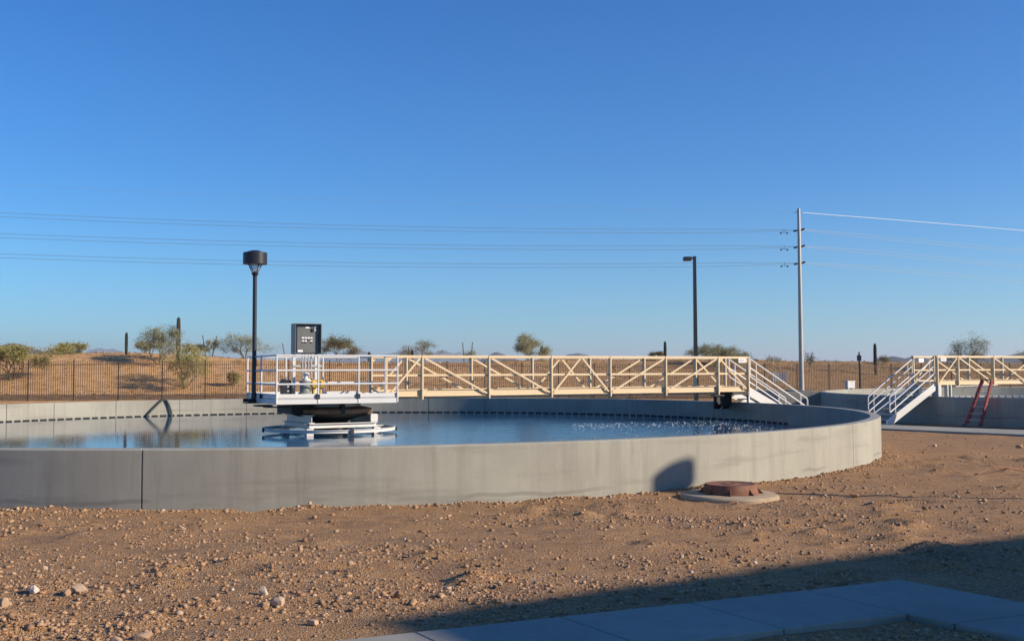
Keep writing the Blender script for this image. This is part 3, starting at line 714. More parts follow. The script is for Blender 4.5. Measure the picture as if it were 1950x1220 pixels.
def ibeam(mb, A, B_, z0, z1, fl=.16, web=.014):
    mb.bar(Vector((A.x, A.y, z1 - .008)), Vector((B_.x, B_.y, z1 - .008)), fl, .016); mb.bar(Vector((A.x, A.y, z0 + .008)), Vector((B_.x, B_.y, z0 + .008)), fl, .016)
    mb.bar(Vector((A.x, A.y, (z0 + z1) / 2)), Vector((B_.x, B_.y, (z0 + z1) / 2)), web, z1 - z0 - .034)
for a, b in (((-h, h), (h, h)), ((-h, -h), (h, -h))):
    mb = MB(); ibeam(mb, FB(a[0], a[1], 0), FB(b[0], b[1], 0), .315, .435); W(mb, 'lower_beam', MT['white'], fr)
for s in (-h, h):
    mb = MB(); ibeam(mb, FB(s, -h + .085, 0), FB(s, h - .085, 0), .312, .432); W(mb, 'lower_beam', MT['white'], fr)
    mb = MB(); ibeam(mb, FB(s * .93, -h - .02, 0), FB(s * .93, h + .02, 0), .437, .645); W(mb, 'upper_beam', MT['white'], fr)
    if s > 0:
        mb = MB(); mb.box((s * .93 - .10, h + .022, .455), (s * .93 + .10, h + .036, .63), FB); W(mb, 'end_plate', MT['white'], fr)
for s in (-h, h):
    for p in (-h, h):
        mb = MB(); mb.box((s - .09, p - .09, -.3), (s + .09, p + .09, .311), FB); W(mb, 'leg', MT['white'], fr)
mb = MB(); mb.lathe([(1.70, .07), (1.72, .07), (1.72, .14), (1.745, .14), (1.745, .155), (1.70, .155)], 96, (TC.x, TC.y, WATER), close=True)
ring = thing('float_ring', 'thin white ring floating on the water round the beam frame', 'ring', (TC.x, TC.y, WATER))
W(mb, 'hoop', MT['white'], ring, smooth=True, angle=30)
for a in (R(-62), R(-160), R(5)):
    cx_, cy_ = TC.x + 1.735 * math.cos(a), TC.y + 1.735 * math.sin(a)
    mb = MB(); ra = a; ex = Vector((-math.sin(ra), math.cos(ra), 0)); er = Vector((math.cos(ra), math.sin(ra), 0))
    c0 = Vector((cx_, cy_, 0)); mb.box((-.045, -.02, WATER + .05), (.045, .03, WATER + .165), lambda x, y, z: c0 + ex * x + er * y + Vector((0, 0, z)))
    W(mb, 'clip', MT['darker'], ring)
for a in (R(40), R(140), R(-40), R(220)):
    mb = MB(); mb.bar((TC.x + 1.0 * math.cos(a), TC.y + 1.0 * math.sin(a), WATER + .17), (TC.x + 1.7 * math.cos(a), TC.y + 1.7 * math.sin(a), WATER + .13), .03, .03); W(mb, 'spoke', MT['galv'], ring)

# ------------------------------------------------------------------ splash and sparkle in white flecks, sparkle put into their colour (right part of the tank)
def ico():
    t = (1 + 5 ** .5) / 2
    v = np.array([(-1, t, 0), (1, t, 0), (-1, -t, 0), (1, -t, 0), (0, -1, t), (0, 1, t), (0, -1, -t), (0, 1, -t), (t, 0, -1), (t, 0, 1), (-t, 0, -1), (-t, 0, 1)], float); v /= np.linalg.norm(v[0])
    f = np.array([(0, 11, 5), (0, 5, 1), (0, 1, 7), (0, 7, 10), (0, 10, 11), (1, 5, 9), (5, 11, 4), (11, 10, 2), (10, 7, 6), (7, 1, 8), (3, 9, 4), (3, 4, 2), (3, 2, 6), (3, 6, 8), (3, 8, 9), (4, 9, 5), (2, 4, 11), (6, 2, 10), (8, 6, 7), (9, 8, 1)])
    return v, f
IV, IF = ico()
def scatter(name, pts, sizes, flat, tones, mat_, seed=1, jitter=.25, sink=.3, smooth=False):
    rng = np.random.default_rng(seed); n = len(pts)
    V = np.repeat(IV[None], n, 0) * (1 + rng.uniform(-jitter, jitter, (n, 12, 1)))
    sc = np.stack([rng.uniform(.75, 1.35, n), rng.uniform(.75, 1.3, n), rng.uniform(flat[0], flat[1], n)], -1) * np.array(sizes)[:, None]
    V = V * sc[:, None, :]
    a = rng.uniform(0, 2 * math.pi, n); ca, sa = np.cos(a)[:, None], np.sin(a)[:, None]
    X = V[..., 0] * ca - V[..., 1] * sa; Y = V[..., 0] * sa + V[..., 1] * ca; Z = V[..., 2]
    P = np.array(pts); V = np.stack([X + P[:, 0:1], Y + P[:, 1:2], Z + P[:, 2:3] + sc[:, 2:3] * (1 - 2 * sink) * .8], -1).reshape(-1, 3)
    Fc = (IF[None] + (np.arange(n) * 12)[:, None, None]).reshape(-1, 3)
    return np_mesh(name, V, Fc, 3, mat_, smooth, np.repeat(np.array(tones), 12))
rng = np.random.default_rng(5); pts = []; sz = []
for k in range(1250):
    px = rng.uniform(1090, 1500) if k % 3 else rng.normal(1400, 45)
    py0 = 803 + (1300 - px) * .016 - 1; py = py0 + abs(rng.normal(0, 8 + 5 * (px > 1300))) - 1
    if px > 1505: continue
    D = (EYE - WATER) * F / (py - 705); x = X_at(px, D)
    if (Vector((x, D)) - TC).length > TI - .3: continue
    pts.append((x, D, WATER)); sz.append(rng.uniform(.004, .013) * (1 if rng.random() < .85 else 2.0))
if pts: kind(scatter('splash_sparkle', pts, sz, (.10, .3), [.5] * len(pts), MT['sparkle_foam'], 6, .35, .2), 'stuff')

# ------------------------------------------------------------------ hose on the far wall
ah = ang(303, True, TC, TI - .05); hp = Vector((TC.x + (TI - .1) * math.cos(ah), TC.y + (TI - .1) * math.sin(ah)))
D = hp.y - .06
def wall_D(px):
    a_ = ang(px, True, TC, TI); return TC.y + TI * math.sin(a_)
pts = [at(px, py, wall_D(px) - off) for px, py, off in ((279, 795, .08), (281, 789, .075), (289, 780, .07), (297, 772, .065), (309, 760.5, .06), (313, 758, .06), (317, 761, .06), (322, 771, .065), (326, 783, .07), (327, 797, .08))]
mb = MB(); mb.tube(pts, .038, 10)
tag(mb.build('hose', MT['hose'], smooth=True), 'dark bent hose rising from the water against the far tank wall', 'hose')

# ------------------------------------------------------------------ manhole
mD = 15.4; mx = X_at(1388, mD); mz = gz(mx, mD)
mh = thing('manhole', 'rusty round manhole cover on a concrete collar in the dirt beside the near tank', 'manhole', (mx, mD, mz), R(20))
mb = MB(); prof = [(.70, -.15), (.705, .045), (.69, .066), (.665, .075), (.40, .082), (0, .082)]
mb.lathe(prof, 40)
for i, v in enumerate(mb.v):
    a = math.atan2(v[1], v[0]); k = 1 + .02 * math.sin(3 * a) + .012 * math.sin(7 * a + 1); mb.v[i] = (v[0] * k, v[1] * k, v[2])
mb.build('collar', concrete('dusty collar concrete', (.48, .37, .24), (.34, .25, .16), .4), mh, smooth=True, angle=35)
mb = MB(); mb.lathe([(.415, .083), (.40, .09), (.375, .195), (.37, .203)], 40); mb.build('frame', MT['rust'], mh, smooth=True, angle=35)
mb = MB(); mb.lathe([(.37, .2035), (.366, .216), (.35, .22), (.335, .213), (.12, .213), (.11, .22), (.06, .22), (.05, .213), (0, .213)], 40); mb.build('cover', MT['rust'], mh, smooth=True, angle=35)
for k in range(8):
    a = R(45 * k + 14); e = Vector((math.cos(a), math.sin(a), 0)); tt = Vector((-e.y, e.x, 0)) * .012
    vs_ = [e * .375 + Vector((0, 0, .17)), e * .38 + Vector((0, 0, .085)), e * .47 + Vector((0, 0, .085))]
    mb = MB(); mb.add([v + tt for v in vs_] + [v - tt for v in vs_], [(0, 1, 2), (5, 4, 3), (0, 3, 4, 1), (1, 4, 5, 2), (2, 5, 3, 0)]); mb.build('rib', MT['rust'], mh)

# ------------------------------------------------------------------ concrete sidewalks
def gp(px, py, z): a, b, c = ray(px, py); k = (z - EYE) / c; return (a * k, b * k)
ZS = .05
P = {k: gp(*v, ZS) for k, v in dict(a=(600, 1220), b=(1535, 1122.5), c=(1711, 1102), d=(1950, 1146), e=(1729, 1167), f=(1950, 1214), g=(1375, 1214)).items()}
def vec(t): return Vector(t)
far_d = (vec(P['c']) - vec(P['a'])).normalized()
inn_d = far_d
s2 = (vec(P['d']) - vec(P['c'])).normalized()
A0 = vec(P['c']) - far_d * 9.5; wv = vec(P['e']) - vec(P['b'])
E0 = vec(P['e']) - far_d * 8.0
c_end = vec(P['c']) + s2 * 5.5; e_end = vec(P['e']) + s2 * 5.2
sw = MB()
def slab(mb, poly):
    n = len(poly); c = sum((vec(p) for p in poly), Vector((0, 0))) / n
    q = [c + (vec(p) - c) * (1 - .006 / max(.3, (vec(p) - c).length)) for p in poly]
    mb.prism([tuple(v) for v in q], -.12, ZS)
def lerp(a, b, t): return a + (b - a) * t
walk = thing('sidewalk', 'pale concrete sidewalk with an angled corner in the shade at the bottom right', 'sidewalk', (P['e'][0], P['e'][1], 0)); del walk['category']; del walk['label']; walk['kind'] = 'structure'
far_pts = [vec(P['b'])] + [vec(P['b']) - far_d * 1.06 * k for k in range(1, 9)]
near_pts = [vec(P['e'])] + [vec(P['e']) - far_d * 1.06 * k for k in range(1, 9)]
for i in range(8):
    poly = [far_pts[i + 1], far_pts[i], near_pts[i], near_pts[i + 1]][::-1]
    mb = MB(); slab(mb, poly); W(mb, 'slab', MT['conc_pale'], walk, bevel=.008)
poly = [far_pts[0], vec(P['c']), vec(P['c']) + s2 * .9, vec(P['e']) + s2 * .02, near_pts[0]][::-1]
mb = MB(); slab(mb, [far_pts[0], vec(P['c']), vec(P['c']) + s2 * 1.35, near_pts[0] + s2 * .35, near_pts[0]][::-1]); W(mb, 'slab', MT['conc_pale'], walk, bevel=.008)
for k in range(4):
    mb = MB(); slab(mb, [vec(P['c']) + s2 * (1.35 + k * 1.1), vec(P['c']) + s2 * (2.45 + k * 1.1), near_pts[0] + s2 * (1.45 + 1.1 * k), near_pts[0] + s2 * (.35 + 1.1 * k)][::-1]); W(mb, 'slab', MT['conc_pale'], walk, bevel=.008)
# far path in front of tank two
zf = -.32
fa = [gp(1560, 815.5, zf + .04), gp(1950, 818, zf + .04), gp(2350, 824, zf + .04)]; fb = [gp(1560, 806, zf + .04), gp(1950, 826.5, zf + .04), gp(2350, 833, zf + .04)]
pf = [gp(1640, 806.5, zf + .05), gp(1950, 818.5, zf + .05), gp(2400, 836, zf + .05)]
pn = [gp(1640, 813.5, zf + .05), gp(1950, 827, zf + .05), gp(2400, 846, zf + .05)]
mb = MB(); mb.prism([pn[0], pn[2], pf[2], pf[0]], -.6, zf + .05)
kind(mb.build('path', MT['conc'], bevel=.01), 'structure')

# ------------------------------------------------------------------ building behind the photographer's right: only its shade enters the photo
BH = 8.0; kk = BH / math.tan(SUN_EL)
eA = vec(gp(700, 1180, .0)); eB = vec(gp(1950, 1012, .0)); ed = (eB - eA).normalized(); en = Vector((ed.y, -ed.x))
cnr = eA + Vector((SX, SY)) * kk
bld = thing('control_building', 'tan block building beyond the right edge that shades the sidewalk', 'building', (cnr.x, cnr.y, 0))
def BD(x, y, z): q = cnr + ed * x + en * y; return Vector((q.x, q.y, z))
mb = MB(); mb.box((.35, .35, -.3), (17.65, 9.65, BH - .25), BD); W(mb, 'wall', worn('tan block wall', (.42, .33, .24), .9, .3, 1.5), bld)
mb = MB(); mb.box((0, 0, BH - .248), (18, 10, BH), BD); W(mb, 'roof', MT['tan'], bld)
mb = MB(); mb.box((7, .30, -.1), (8, .348, 2.1), BD); W(mb, 'door', MT['galv'], bld)
for x in (2.5, 11.5):
    mb = MB(); mb.box((x, .30, 1.1), (x + 1.4, .348, 2.1), BD); W(mb, 'window', MT['black'], bld)

# ------------------------------------------------------------------ stepladder against tank two
lad = thing('stepladder', 'red folded stepladder leaning against the shaded wall of the second tank', 'ladder', at(1853, 806, 37.6))
Db, Dt = 38.15, 38.6
bl, br_ = at(1838, 809, Db), at(1866, 809, Db); tl, tr_ = at(1871.5, 723, Dt), at(1887, 723, Dt)
W_ = .42; axis_b = ((bl + br_) / 2); axis_t = ((tl + tr_) / 2); wd = Vector((.74, -.67, 0)).normalized(); wn_ = Vector((-.81, -.59, 0))
def LR(f, side, out=0): 
    c = axis_b.lerp(axis_t, f); hw = .27 + (.17 - .27) * f; return c + wd * hw * side + wn_ * out
for sd_ in (-1, 1):
    mb = MB(); mb.bar(LR(0, sd_), LR(1, sd_), .05, .11, (0, 1, 0)); W(mb, 'side_rail', MT['red'], lad)
    mb = MB(); mb.bar(LR(.04, sd_ * .93, -.11), LR(.97, sd_ * .93, -.09), .045, .08, (0, 1, 0)); W(mb, 'rear_rail', MT['red'], lad)
for k in range(6):
    f = .11 + k * .148; a, b = LR(f, -1), LR(f, 1)
    mb = MB(); mb.bar(a, b, .09, .028); W(mb, 'step', MT['alu'], lad)
mb = MB(); mb.bar(LR(1.0, -1.15), LR(1.0, 1.15), .2, .05); W(mb, 'top_cap', MT['rustd'], lad, bevel=.01)
for sg_ in (-1, 1):
    mb = MB(); mb.bar(LR(.0, sg_ * 1.3), LR(.0, sg_ * .75), .09, .03); W(mb, 'foot', MT['black'], lad)

# ------------------------------------------------------------------ fence
L_P = 2.44; fd = Vector((1, .25, 0)).normalized()
fen = thing('metal_fence', 'long brown steel picket fence behind the tanks at the foot of the desert slope', 'fence', (0, 67.3, 0), math.atan(.25))
FHh = 2.28
x_s = X_at(53, 60.3); s_start = x_s / fd.x - L_P * 5
pm_ = None; N_P = 34
for i in range(N_P + 1):
    s = s_start + i * L_P; zg = (gz(s * fd.x, 67.3 + s * fd.y) if True else 0)
    if i == 0:
        mb = MB(); mb.box((-.035, -.035, -.3), (.035, .035, FHh + .03)); mb.box((-.042, -.042, FHh + .03), (.042, .042, FHh + .06)); po = mb.build('post', MT['fencepost'], fen, loc=(s, 0, zg)); post0 = po
        mb = MB(); npk = 20
        for k in range(1, npk): x = L_P * k / npk; mb.box((x - .0155, -.012, .05), (x + .0155, .012, FHh))
        mb.box((.036, -.02, FHh - .22), (L_P - .036, .02, FHh - .18)); mb.box((.036, -.02, .20), (L_P - .036, .02, .24))
        pan0 = mb.build('picket_panel', MT['fence'], fen, loc=(s, 0, zg))
    else:
        c = post0.copy(); C.objects.link(c); c.parent = fen; c.location = (s, 0, zg)
        if i < N_P:
            c = pan0.copy(); C.objects.link(c); c.parent = fen; c.location = (s, 0, zg)
# white sign hung behind the pickets
sp0 = at(1467.5, 727, 72.2); sp1 = at(1494, 708, 72.9)
sg = thing('warning_sign', 'white square sign hung on the picket fence right of the near stair', 'sign', (sp0.x, fence_y(sp0.x), sp0.z))
mb = MB(); nrm = Vector((-.25, 1, 0)).normalized()
a = Vector((sp0.x, fence_y(sp0.x), 0)) + nrm * .02; b = Vector((sp1.x, fence_y(sp1.x), 0)) + nrm * .035
mb.bar(Vector((a.x, a.y, (sp0.z + sp1.z) / 2)), Vector((b.x, b.y, (sp0.z + sp1.z) / 2)), .01, sp1.z - sp0.z); W(mb, 'plate', MT['label'], sg)
mb = MB()
for z in (sp0.z + .03, sp1.z - .03): mb.bar(Vector((a.x, a.y, z)) - nrm * .012, Vector((b.x, b.y, z)) - nrm * .012, .008, .02)
W(mb, 'strap', MT['galv'], sg)

# ------------------------------------------------------------------ poles and wires
pD = 66.0; pX = X_at(1526, pD); pz = gz(pX, pD)
zt_p = Z_at(1523, 397, pD)
up_ = thing('utility_pole', 'tall grey steel utility pole with three levels of insulators right of the near stair', 'utility pole', (pX, pD, pz))
mb = MB(); mb.lathe([(.158, -.3), (.155, 1.0), (.095, zt_p - pz), (0, zt_p - pz + .01)], 20)
o = mb.build('shaft', MT['steelpole'], up_, smooth=True, angle=35)
mb = MB(); mb.lathe([(.18, -.3), (.18, .50), (.165, .52)], 20); mb.build('sleeve', MT['darker'], up_, smooth=True)
lv = [Z_at(1523, y, pD) for y in (438.5, 470.0, 501.5)]
for z in lv:
    for sg_, dz in ((-1, -.06), (1, .10)):
        mb = MB(); a = Vector((sg_ * .1, 0, z - pz)); b = Vector((sg_ * .36, 0, z - pz + dz)); mb.tube([a, a.lerp(b, .3), b], [.035, .05, .035], 10)
        for k in range(5): mb.tube([a.lerp(b, .3 + .13 * k), a.lerp(b, .35 + .13 * k)], .062, 10)
        mb.build('insulator', MT['darker'], up_)
mb = MB(); mb.tube([(-.3, 0, Z_at(1523, 404, pD) - pz), (.15, 0, Z_at(1523, 404, pD) - pz)], .025, 8); mb.build('top_bracket', MT['galv'], up_)
def quad(p0, p1, p2):
    (a, fa_), (b, fb_), (c, fc_) = p0, p1, p2
    return lambda x: fa_ * (x - b) * (x - c) / ((a - b) * (a - c)) + fb_ * (x - a) * (x - c) / ((b - a) * (b - c)) + fc_ * (x - a) * (x - b) / ((c - a) * (c - b))
DL = lambda x: pD + (x - pX) * 8 / 46.5
DR = lambda x: pD + (x - pX) * .6
def pix_on(px, py, Df):
    u = X_at(px, 1.0)          # x = u*D, D = Df(x)
    D = pD
    for _ in range(30): D = Df(u * D)
    return (u * D, Z_at(px, py, D))
wires = [('topmost', 0, [(0, 351), (1000, 392), (1512, 403.5)], [(1534, 405), (1740, 421), (1950, 438.5)]),
         ('first', .11, [(0, 409), (700, 433.5), (1500, 438.5)], [(1540, 438.5), (1740, 458), (1950, 478)]),
         ('second', .11, [(0, 449), (700, 468), (1500, 470)], [(1540, 470), (1740, 487), (1950, 508)]),
         ('third', .11, [(0, 487), (700, 504), (1500, 501.5)], [(1540, 501.5), (1740, 516.5), (1950, 536.5)])]
lvl = {'first': 'at the highest insulators', 'second': 'at the middle insulators', 'third': 'at the lowest insulators'}
for nm, off, lf, rg in wires:
    for sg_ in ((0,) if off == 0 else (1, -1)):
        ql = quad(*[pix_on(a, b, DL) for a, b in lf]); qr = quad(*[pix_on(a, b, DR) for a, b in rg])
        pl_, pr_ = [], []
        for k in range(61):
            x = -75 + (pX - .36 + 75) * k / 60; pl_.append((x, DL(x), ql(x) + sg_ * off * min(1, (pX - x) / 6 + .15)))
        for k in range(25):
            x = pX + .30 + 45 * k / 24; pr_.append((x, DR(x), qr(x) + sg_ * off * min(1, (x - pX) / 6 + .15)))
        for side, pts, rad in (('left', pl_, .010 if off else .005), ('right', pr_, .012 if off else .016)):
            mb = MB(); mb.tube(pts, rad, 5)
            lab = f'topmost {"barely visible" if side == "left" else "bright"} wire leaving the tip of the grey pole to the {side}' if off == 0 else f'{"upper" if sg_ > 0 else "lower"} wire of the pair {lvl[nm]} of the grey pole, {side} side'
            tag(mb.build('power_line', MT['wire_glint'] if (off == 0 and side == 'right') else MT['wire_pale'] if side == 'right' or off == 0 else MT['wire']), lab, 'power line', 'power lines strung across the sky')
    if off:
        x = pX - 1.0; z = ql(x)
        mb = MB(); mb.bar((x - .25, DL(x), z - off - .02), (x + .25, DL(x), z - off - .02), .02, .02)
        for e in (-.2, .2): mb.tube([(x + e - .06, DL(x), z - off - .08), (x + e + .06, DL(x), z - off - .08)], .035, 8)
        mb.bar((x, DL(x), z - off - .05), (x, DL(x), z - off + .2), .015, .015)
        tag(mb.build('line_damper', MT['darker']), f'small dark vibration damper clipped on the wires left of the pole {lvl[nm]}', 'damper', 'vibration dampers on the wires')
# shoebox area light behind the bridge
aD = 50.0; aX = X_at(1325, aD); az = gz(aX, aD); ztop = Z_at(1319, 488, aD)
al = thing('area_light', 'tall dark square pole with a shoebox light head, rising behind the long bridge', 'street lamp', (aX, aD, az))
lean = X_at(1319, aD) - aX
mb = MB(); H_ = ztop - az
mb.add([(x * w_ + (lean if z > 1 else 0) * 0, y * w_, z) for z, w_ in ((-.2, .095), (H_, .07)) for x, y in ((-1, -1), (1, -1), (1, 1), (-1, 1))], [(3, 2, 1, 0), (4, 5, 6, 7), (0, 1, 5, 4), (1, 2, 6, 5), (2, 3, 7, 6), (3, 0, 4, 7)])
DG = worn('dark bronze paint', (.03, .036, .038), .4, .3, 4)
mb.build('pole', DG, al)
mb = MB(); mb.box((-.15, -.04, H_ - .13), (-.071, .04, H_ - .05)); mb.build('arm', DG, al)
mb = MB(); mb.box((-.53, -.2, H_ - .21), (-.151, .2, H_ - .03)); hd = mb.build('lamp_head', DG, al, bevel=.02)
mb = MB(); mb.box((-.49, -.16, H_ - .222), (-.19, .16, H_ - .211)); mb.build('lens', MT['lens'], hd)
# short dark post with a box in front of the fence, right
bD = 60; bX = X_at(1636.5, bD); bz = gz(bX, bD)
bp = thing('marker_post', 'thin black post with a small box on top, in front of the fence', 'post', (bX, bD, bz))
zt1, zb1 = Z_at(1636, 676, bD) - bz, Z_at(1636, 687, bD) - bz
mb = MB(); mb.box((-.035, -.035, -.2), (.035, .035, zb1)); mb.build('post', MT['black'], bp)
mb = MB(); mb.box((-.11, -.08, zb1 + .001), (.11, .08, zt1)); mb.build('box', MT['black'], bp, bevel=.02)
mb = MB(); mb.lathe([(.045, zt1), (.045, zt1 + .17), (0, zt1 + .19)], 10); mb.build('beacon', MT['black'], bp)

# ------------------------------------------------------------------ saguaros
def saguaro(px, ytop, ybase, wpx, D, label):
    zg_ = gz(X_at(px, D), D); h_ = Z_at(px, ytop, D) - zg_; r = wpx / 2 / F * D
    mb = MB(); n = 28; prof = [(.8, -.1), (.9, h_ * .15), (1, h_ * .45), (.97, h_ * .8), (.82, h_ - r * 1.2), (.55, h_ - r * .5), (.2, h_ - .03), (0, h_)]
    mb.lathe([(r * a, z) for a, z in prof], n)
    for i, v in enumerate(mb.v):
        if i < n * len(prof):
            q = .86 if i % 2 else 1.05; mb.v[i] = (v[0] * q, v[1] * q, v[2])
    o = mb.build('saguaro_cactus', MT['cactus'], smooth=False); o.location = (X_at(px, D), D, zg_)
    tag(o, label, 'cactus', 'armless saguaros on the slope')
saguaro(240, 632, 671, 5.6, 76, 'shorter armless saguaro standing alone on the crest left of the tall one')
saguaro(339, 603, 672, 7.6, 74, 'tallest armless saguaro, rising behind the leafy trees on the left')
saguaro(1267, 649, 690, 5.5, 82, 'slim dark saguaro above the top rail of the long bridge')
saguaro(1667, 653, 689, 6, 84, 'slim dark saguaro on the crest right of the black marker post')
saguaro(703, 669, 690, 6, 84, 'small young saguaro seen just above the right end of the platform railing')
saguaro(784.5, 665, 690, 6, 84, 'small young saguaro at the left foot of the forked tree over the bridge')
saguaro(1032, 657, 686, 6, 86, 'small young saguaro at the right side of the round tree over the bridge')

# ------------------------------------------------------------------ desert trees
def tree(px, D, ytop, wpx, label, leaf='leaf_grey', name='palo_verde_tree', dens=1.0, seed=1, ybot=None, nst=3, forked=False, lsz=1.0):
    rnd = random.Random(seed); x0 = X_at(px, D); zg_ = gz(x0, D); H = Z_at(px, ytop, D) - zg_; Wd = wpx * 1.22 / F * D / 2
    t = thing(name, label, 'tree' if H > 1.3 else 'shrub', (x0, D, zg_), rnd.uniform(0, 6), 'desert trees and shrubs on the slope')
    tr = MB(); tips = []
    def grow(p, d, ln, r, lev):
        pts = [p]; q = p.copy(); dd = d.copy()
        for k in range(4):
            dd = (dd + Vector((rnd.gauss(0, .16), rnd.gauss(0, .16), rnd.gauss(.03, .1)))).normalized(); q = q + dd * ln / 4; pts.append(q.copy())
        tr.tube(pts, [r * (1 - .14 * k) for k in range(5)], 5 if lev > 1 else 7, False)
        if lev >= 4: tips.append((pts[2], dd)); tips.append((pts[4], dd)); return
        n = rnd.choice((2, 3, 3)) if lev else 3
        for k in range(n):
            a = rnd.uniform(0, 6.28); sp_ = rnd.uniform(.35, .85)
            o = dd.orthogonal().normalized(); o = Matrix.Rotation(a, 3, dd) @ o
            grow(pts[rnd.choice((2, 3, 4, 4))], (dd * math.cos(sp_) + o * math.sin(sp_)).normalized(), ln * rnd.uniform(.62, .85), r * .55, lev + 1)
        tips.append((pts[4], dd)) if lev > 1 else None
    for k in range(nst):
        a = 6.28 * k / nst + rnd.uniform(-.4, .4); s_ = rnd.uniform(.25, .65)
        grow(Vector((.04 * math.cos(a), .04 * math.sin(a), -.08)), Vector((math.cos(a) * s_, math.sin(a) * s_, 1)).normalized(), H * .38, .045 * H / 2.5, 0)
    zmax = max(p.z for p, _ in tips); rmax = sorted(math.hypot(p.x, p.y) for p, _ in tips)[int(len(tips) * .84)]
    kz = (H - .08) / zmax; kr = Wd / rmax
    def sc(v): return (v[0] * (kr * min(1, .25 + max(0, v[2]) / zmax * 1.6) + (1 - min(1, .25 + max(0, v[2]) / zmax * 1.6)) * min(kr, 1)), v[1] * (kr * min(1, .25 + max(0, v[2]) / zmax * 1.6) + (1 - min(1, .25 + max(0, v[2]) / zmax * 1.6)) * min(kr, 1)), v[2] * kz)
    tr.v = [sc(v) for v in tr.v]
    tr.build('trunk', MT['bark'], t, smooth=True)
    lf = MB(); keepf = .85 * dens
    for p, d in tips:
        if rnd.random() > keepf: continue
        c = Vector(sc(p)); R0 = rnd.uniform(.10, .24) * (H / 2.5) ** .5
        for k in range(int(rnd.uniform(10, 26) * dens)):
            o = Vector((rnd.gauss(0, 1), rnd.gauss(0, 1), rnd.gauss(0, .8))) * R0
            q = c + o; s_ = rnd.uniform(.018, .04) * lsz
            u = Vector((rnd.gauss(0, 1), rnd.gauss(0, 1), rnd.gauss(.3, 1))).normalized(); v = u.orthogonal().normalized()
            u *= s_ * 1.8; v *= s_ * .6
            lf.add([q - u, q + v, q + u, q - v], [(0, 1, 2, 3)])
    lf.build('crown', MT[leaf], t)
    return t
tree(22, 66, 646, 112, 'broad olive green desert tree behind the fence at the left edge', 'leaf_olive', dens=1.35, seed=11, nst=4, lsz=1.25)
tree(138, 76, 649, 40, 'low rounded olive bush on the crest between the left edge and the first saguaro', 'leaf_olive', 'desert_bush', .6, 12, nst=5)
tree(303, 73, 617, 76, 'tall leafy tree just left of the tallest saguaro', 'leaf_grey', dens=1.3, seed=13, nst=3)
tree(352, 66.5, 655, 100, 'wide olive tree behind the fence below the tallest saguaro', 'leaf_olive', dens=.75, seed=14, nst=4, lsz=1.2)
tree(274, 78, 648, 30, 'thin scraggly shrub at the left foot of the tall leafy tree', 'leaf_grey', 'desert_bush', .7, 15)
tree(370, 80, 652, 40, 'small grey shrub between the tallest saguaro and the first leaning stakes', 'leaf_grey', 'desert_bush', .8, 16)
tree(402, 80, 644, 16, 'staked sapling between the two leaning stakes left of the lamp post', 'leaf_grey', 'staked_sapling', .5, 17, nst=2)
tree(466, 80, 632, 94, 'wide open grey tree on the crest directly behind the lamp post', 'leaf_grey', dens=.85, seed=18, nst=4)
tree(643, 82, 638, 56, 'flat topped tree just right of the control cabinet', 'leaf_grey', dens=1.25, seed=19, nst=3)
tree(803, 84, 646, 56, 'forked sparse tree over the left part of the long bridge', 'leaf_grey', dens=.55, seed=20, nst=3)
tree(893, 84, 660, 20, 'staked sapling between two leaning stakes above the middle of the long bridge', 'leaf_grey', 'staked_sapling', .5, 21, nst=2)
tree(1005, 85, 633, 62, 'tall rounded tree over the middle of the long bridge', 'leaf_grey', dens=1.3, seed=22, nst=4)
tree(1362, 84, 656, 80, 'low spreading tree behind the area light pole', 'leaf_grey', dens=1.2, seed=23, nst=5)
tree(1251, 86, 669, 22, 'tiny dry shrub left of the slim saguaro over the bridge', 'leaf_dry', 'desert_bush', .7, 24)
tree(1476, 85, 674, 22, 'small bare shrub on the crest left of the utility pole', 'leaf_grey', 'desert_bush', .35, 25, nst=2)
tree(1543, 84, 672, 22, 'thin sapling just right of the utility pole', 'leaf_grey', 'staked_sapling', .4, 26, nst=2)
tree(1682, 90, 674, 18, 'small pale shrub at the right foot of the right hand saguaro', 'leaf_dry', 'desert_bush', .4, 27)
tree(1838, 86, 632, 56, 'leafy tree above the right hand bridge', 'leaf_grey', dens=1.0, seed=28, nst=3)
tree(1852, 92, 668, 44, 'low bush at the right foot of the tree above the right hand bridge', 'leaf_grey', 'desert_bush', .5, 29)
tree(1955, 86, 664, 20, 'shrub cut off by the right edge of the photo above the bridge', 'leaf_grey', 'desert_bush', .5, 30)
tree(446, 68, 708, 26, 'dark low bush on the slope left of the platform railing', 'leaf_olive', 'desert_bush', .8, 33)
# leaning stakes
def stake(p0, p1, D, label):
    a = at(p0[0], p0[1], D); b = at(p1[0], p1[1], D); b.z = gz(b.x, D) - .1
    mb = MB(); mb.tube([b, a], .04, 7); tag(mb.build('tree_stake', MT['wood']), label, 'stake', 'leaning tree stakes')
stake((386, 638), (392, 676), 80, 'left stake of the leaning pair left of the lamp post')
stake((413, 639), (404, 676), 80, 'right stake of the leaning pair left of the lamp post')
stake((881, 652), (884, 680), 84, 'left stake of the leaning pair above the middle of the long bridge')
stake((900, 651), (896, 680), 84, 'right stake of the leaning pair above the middle of the long bridge')
stake((1547, 670), (1541, 692), 84, 'leaning stake just right of the utility pole')
stake((538, 653), (544, 680), 84, 'leaning stake between the lamp post and the control cabinet')
stake((778, 658), (778, 682), 84, 'upright stake left of the forked tree over the bridge')

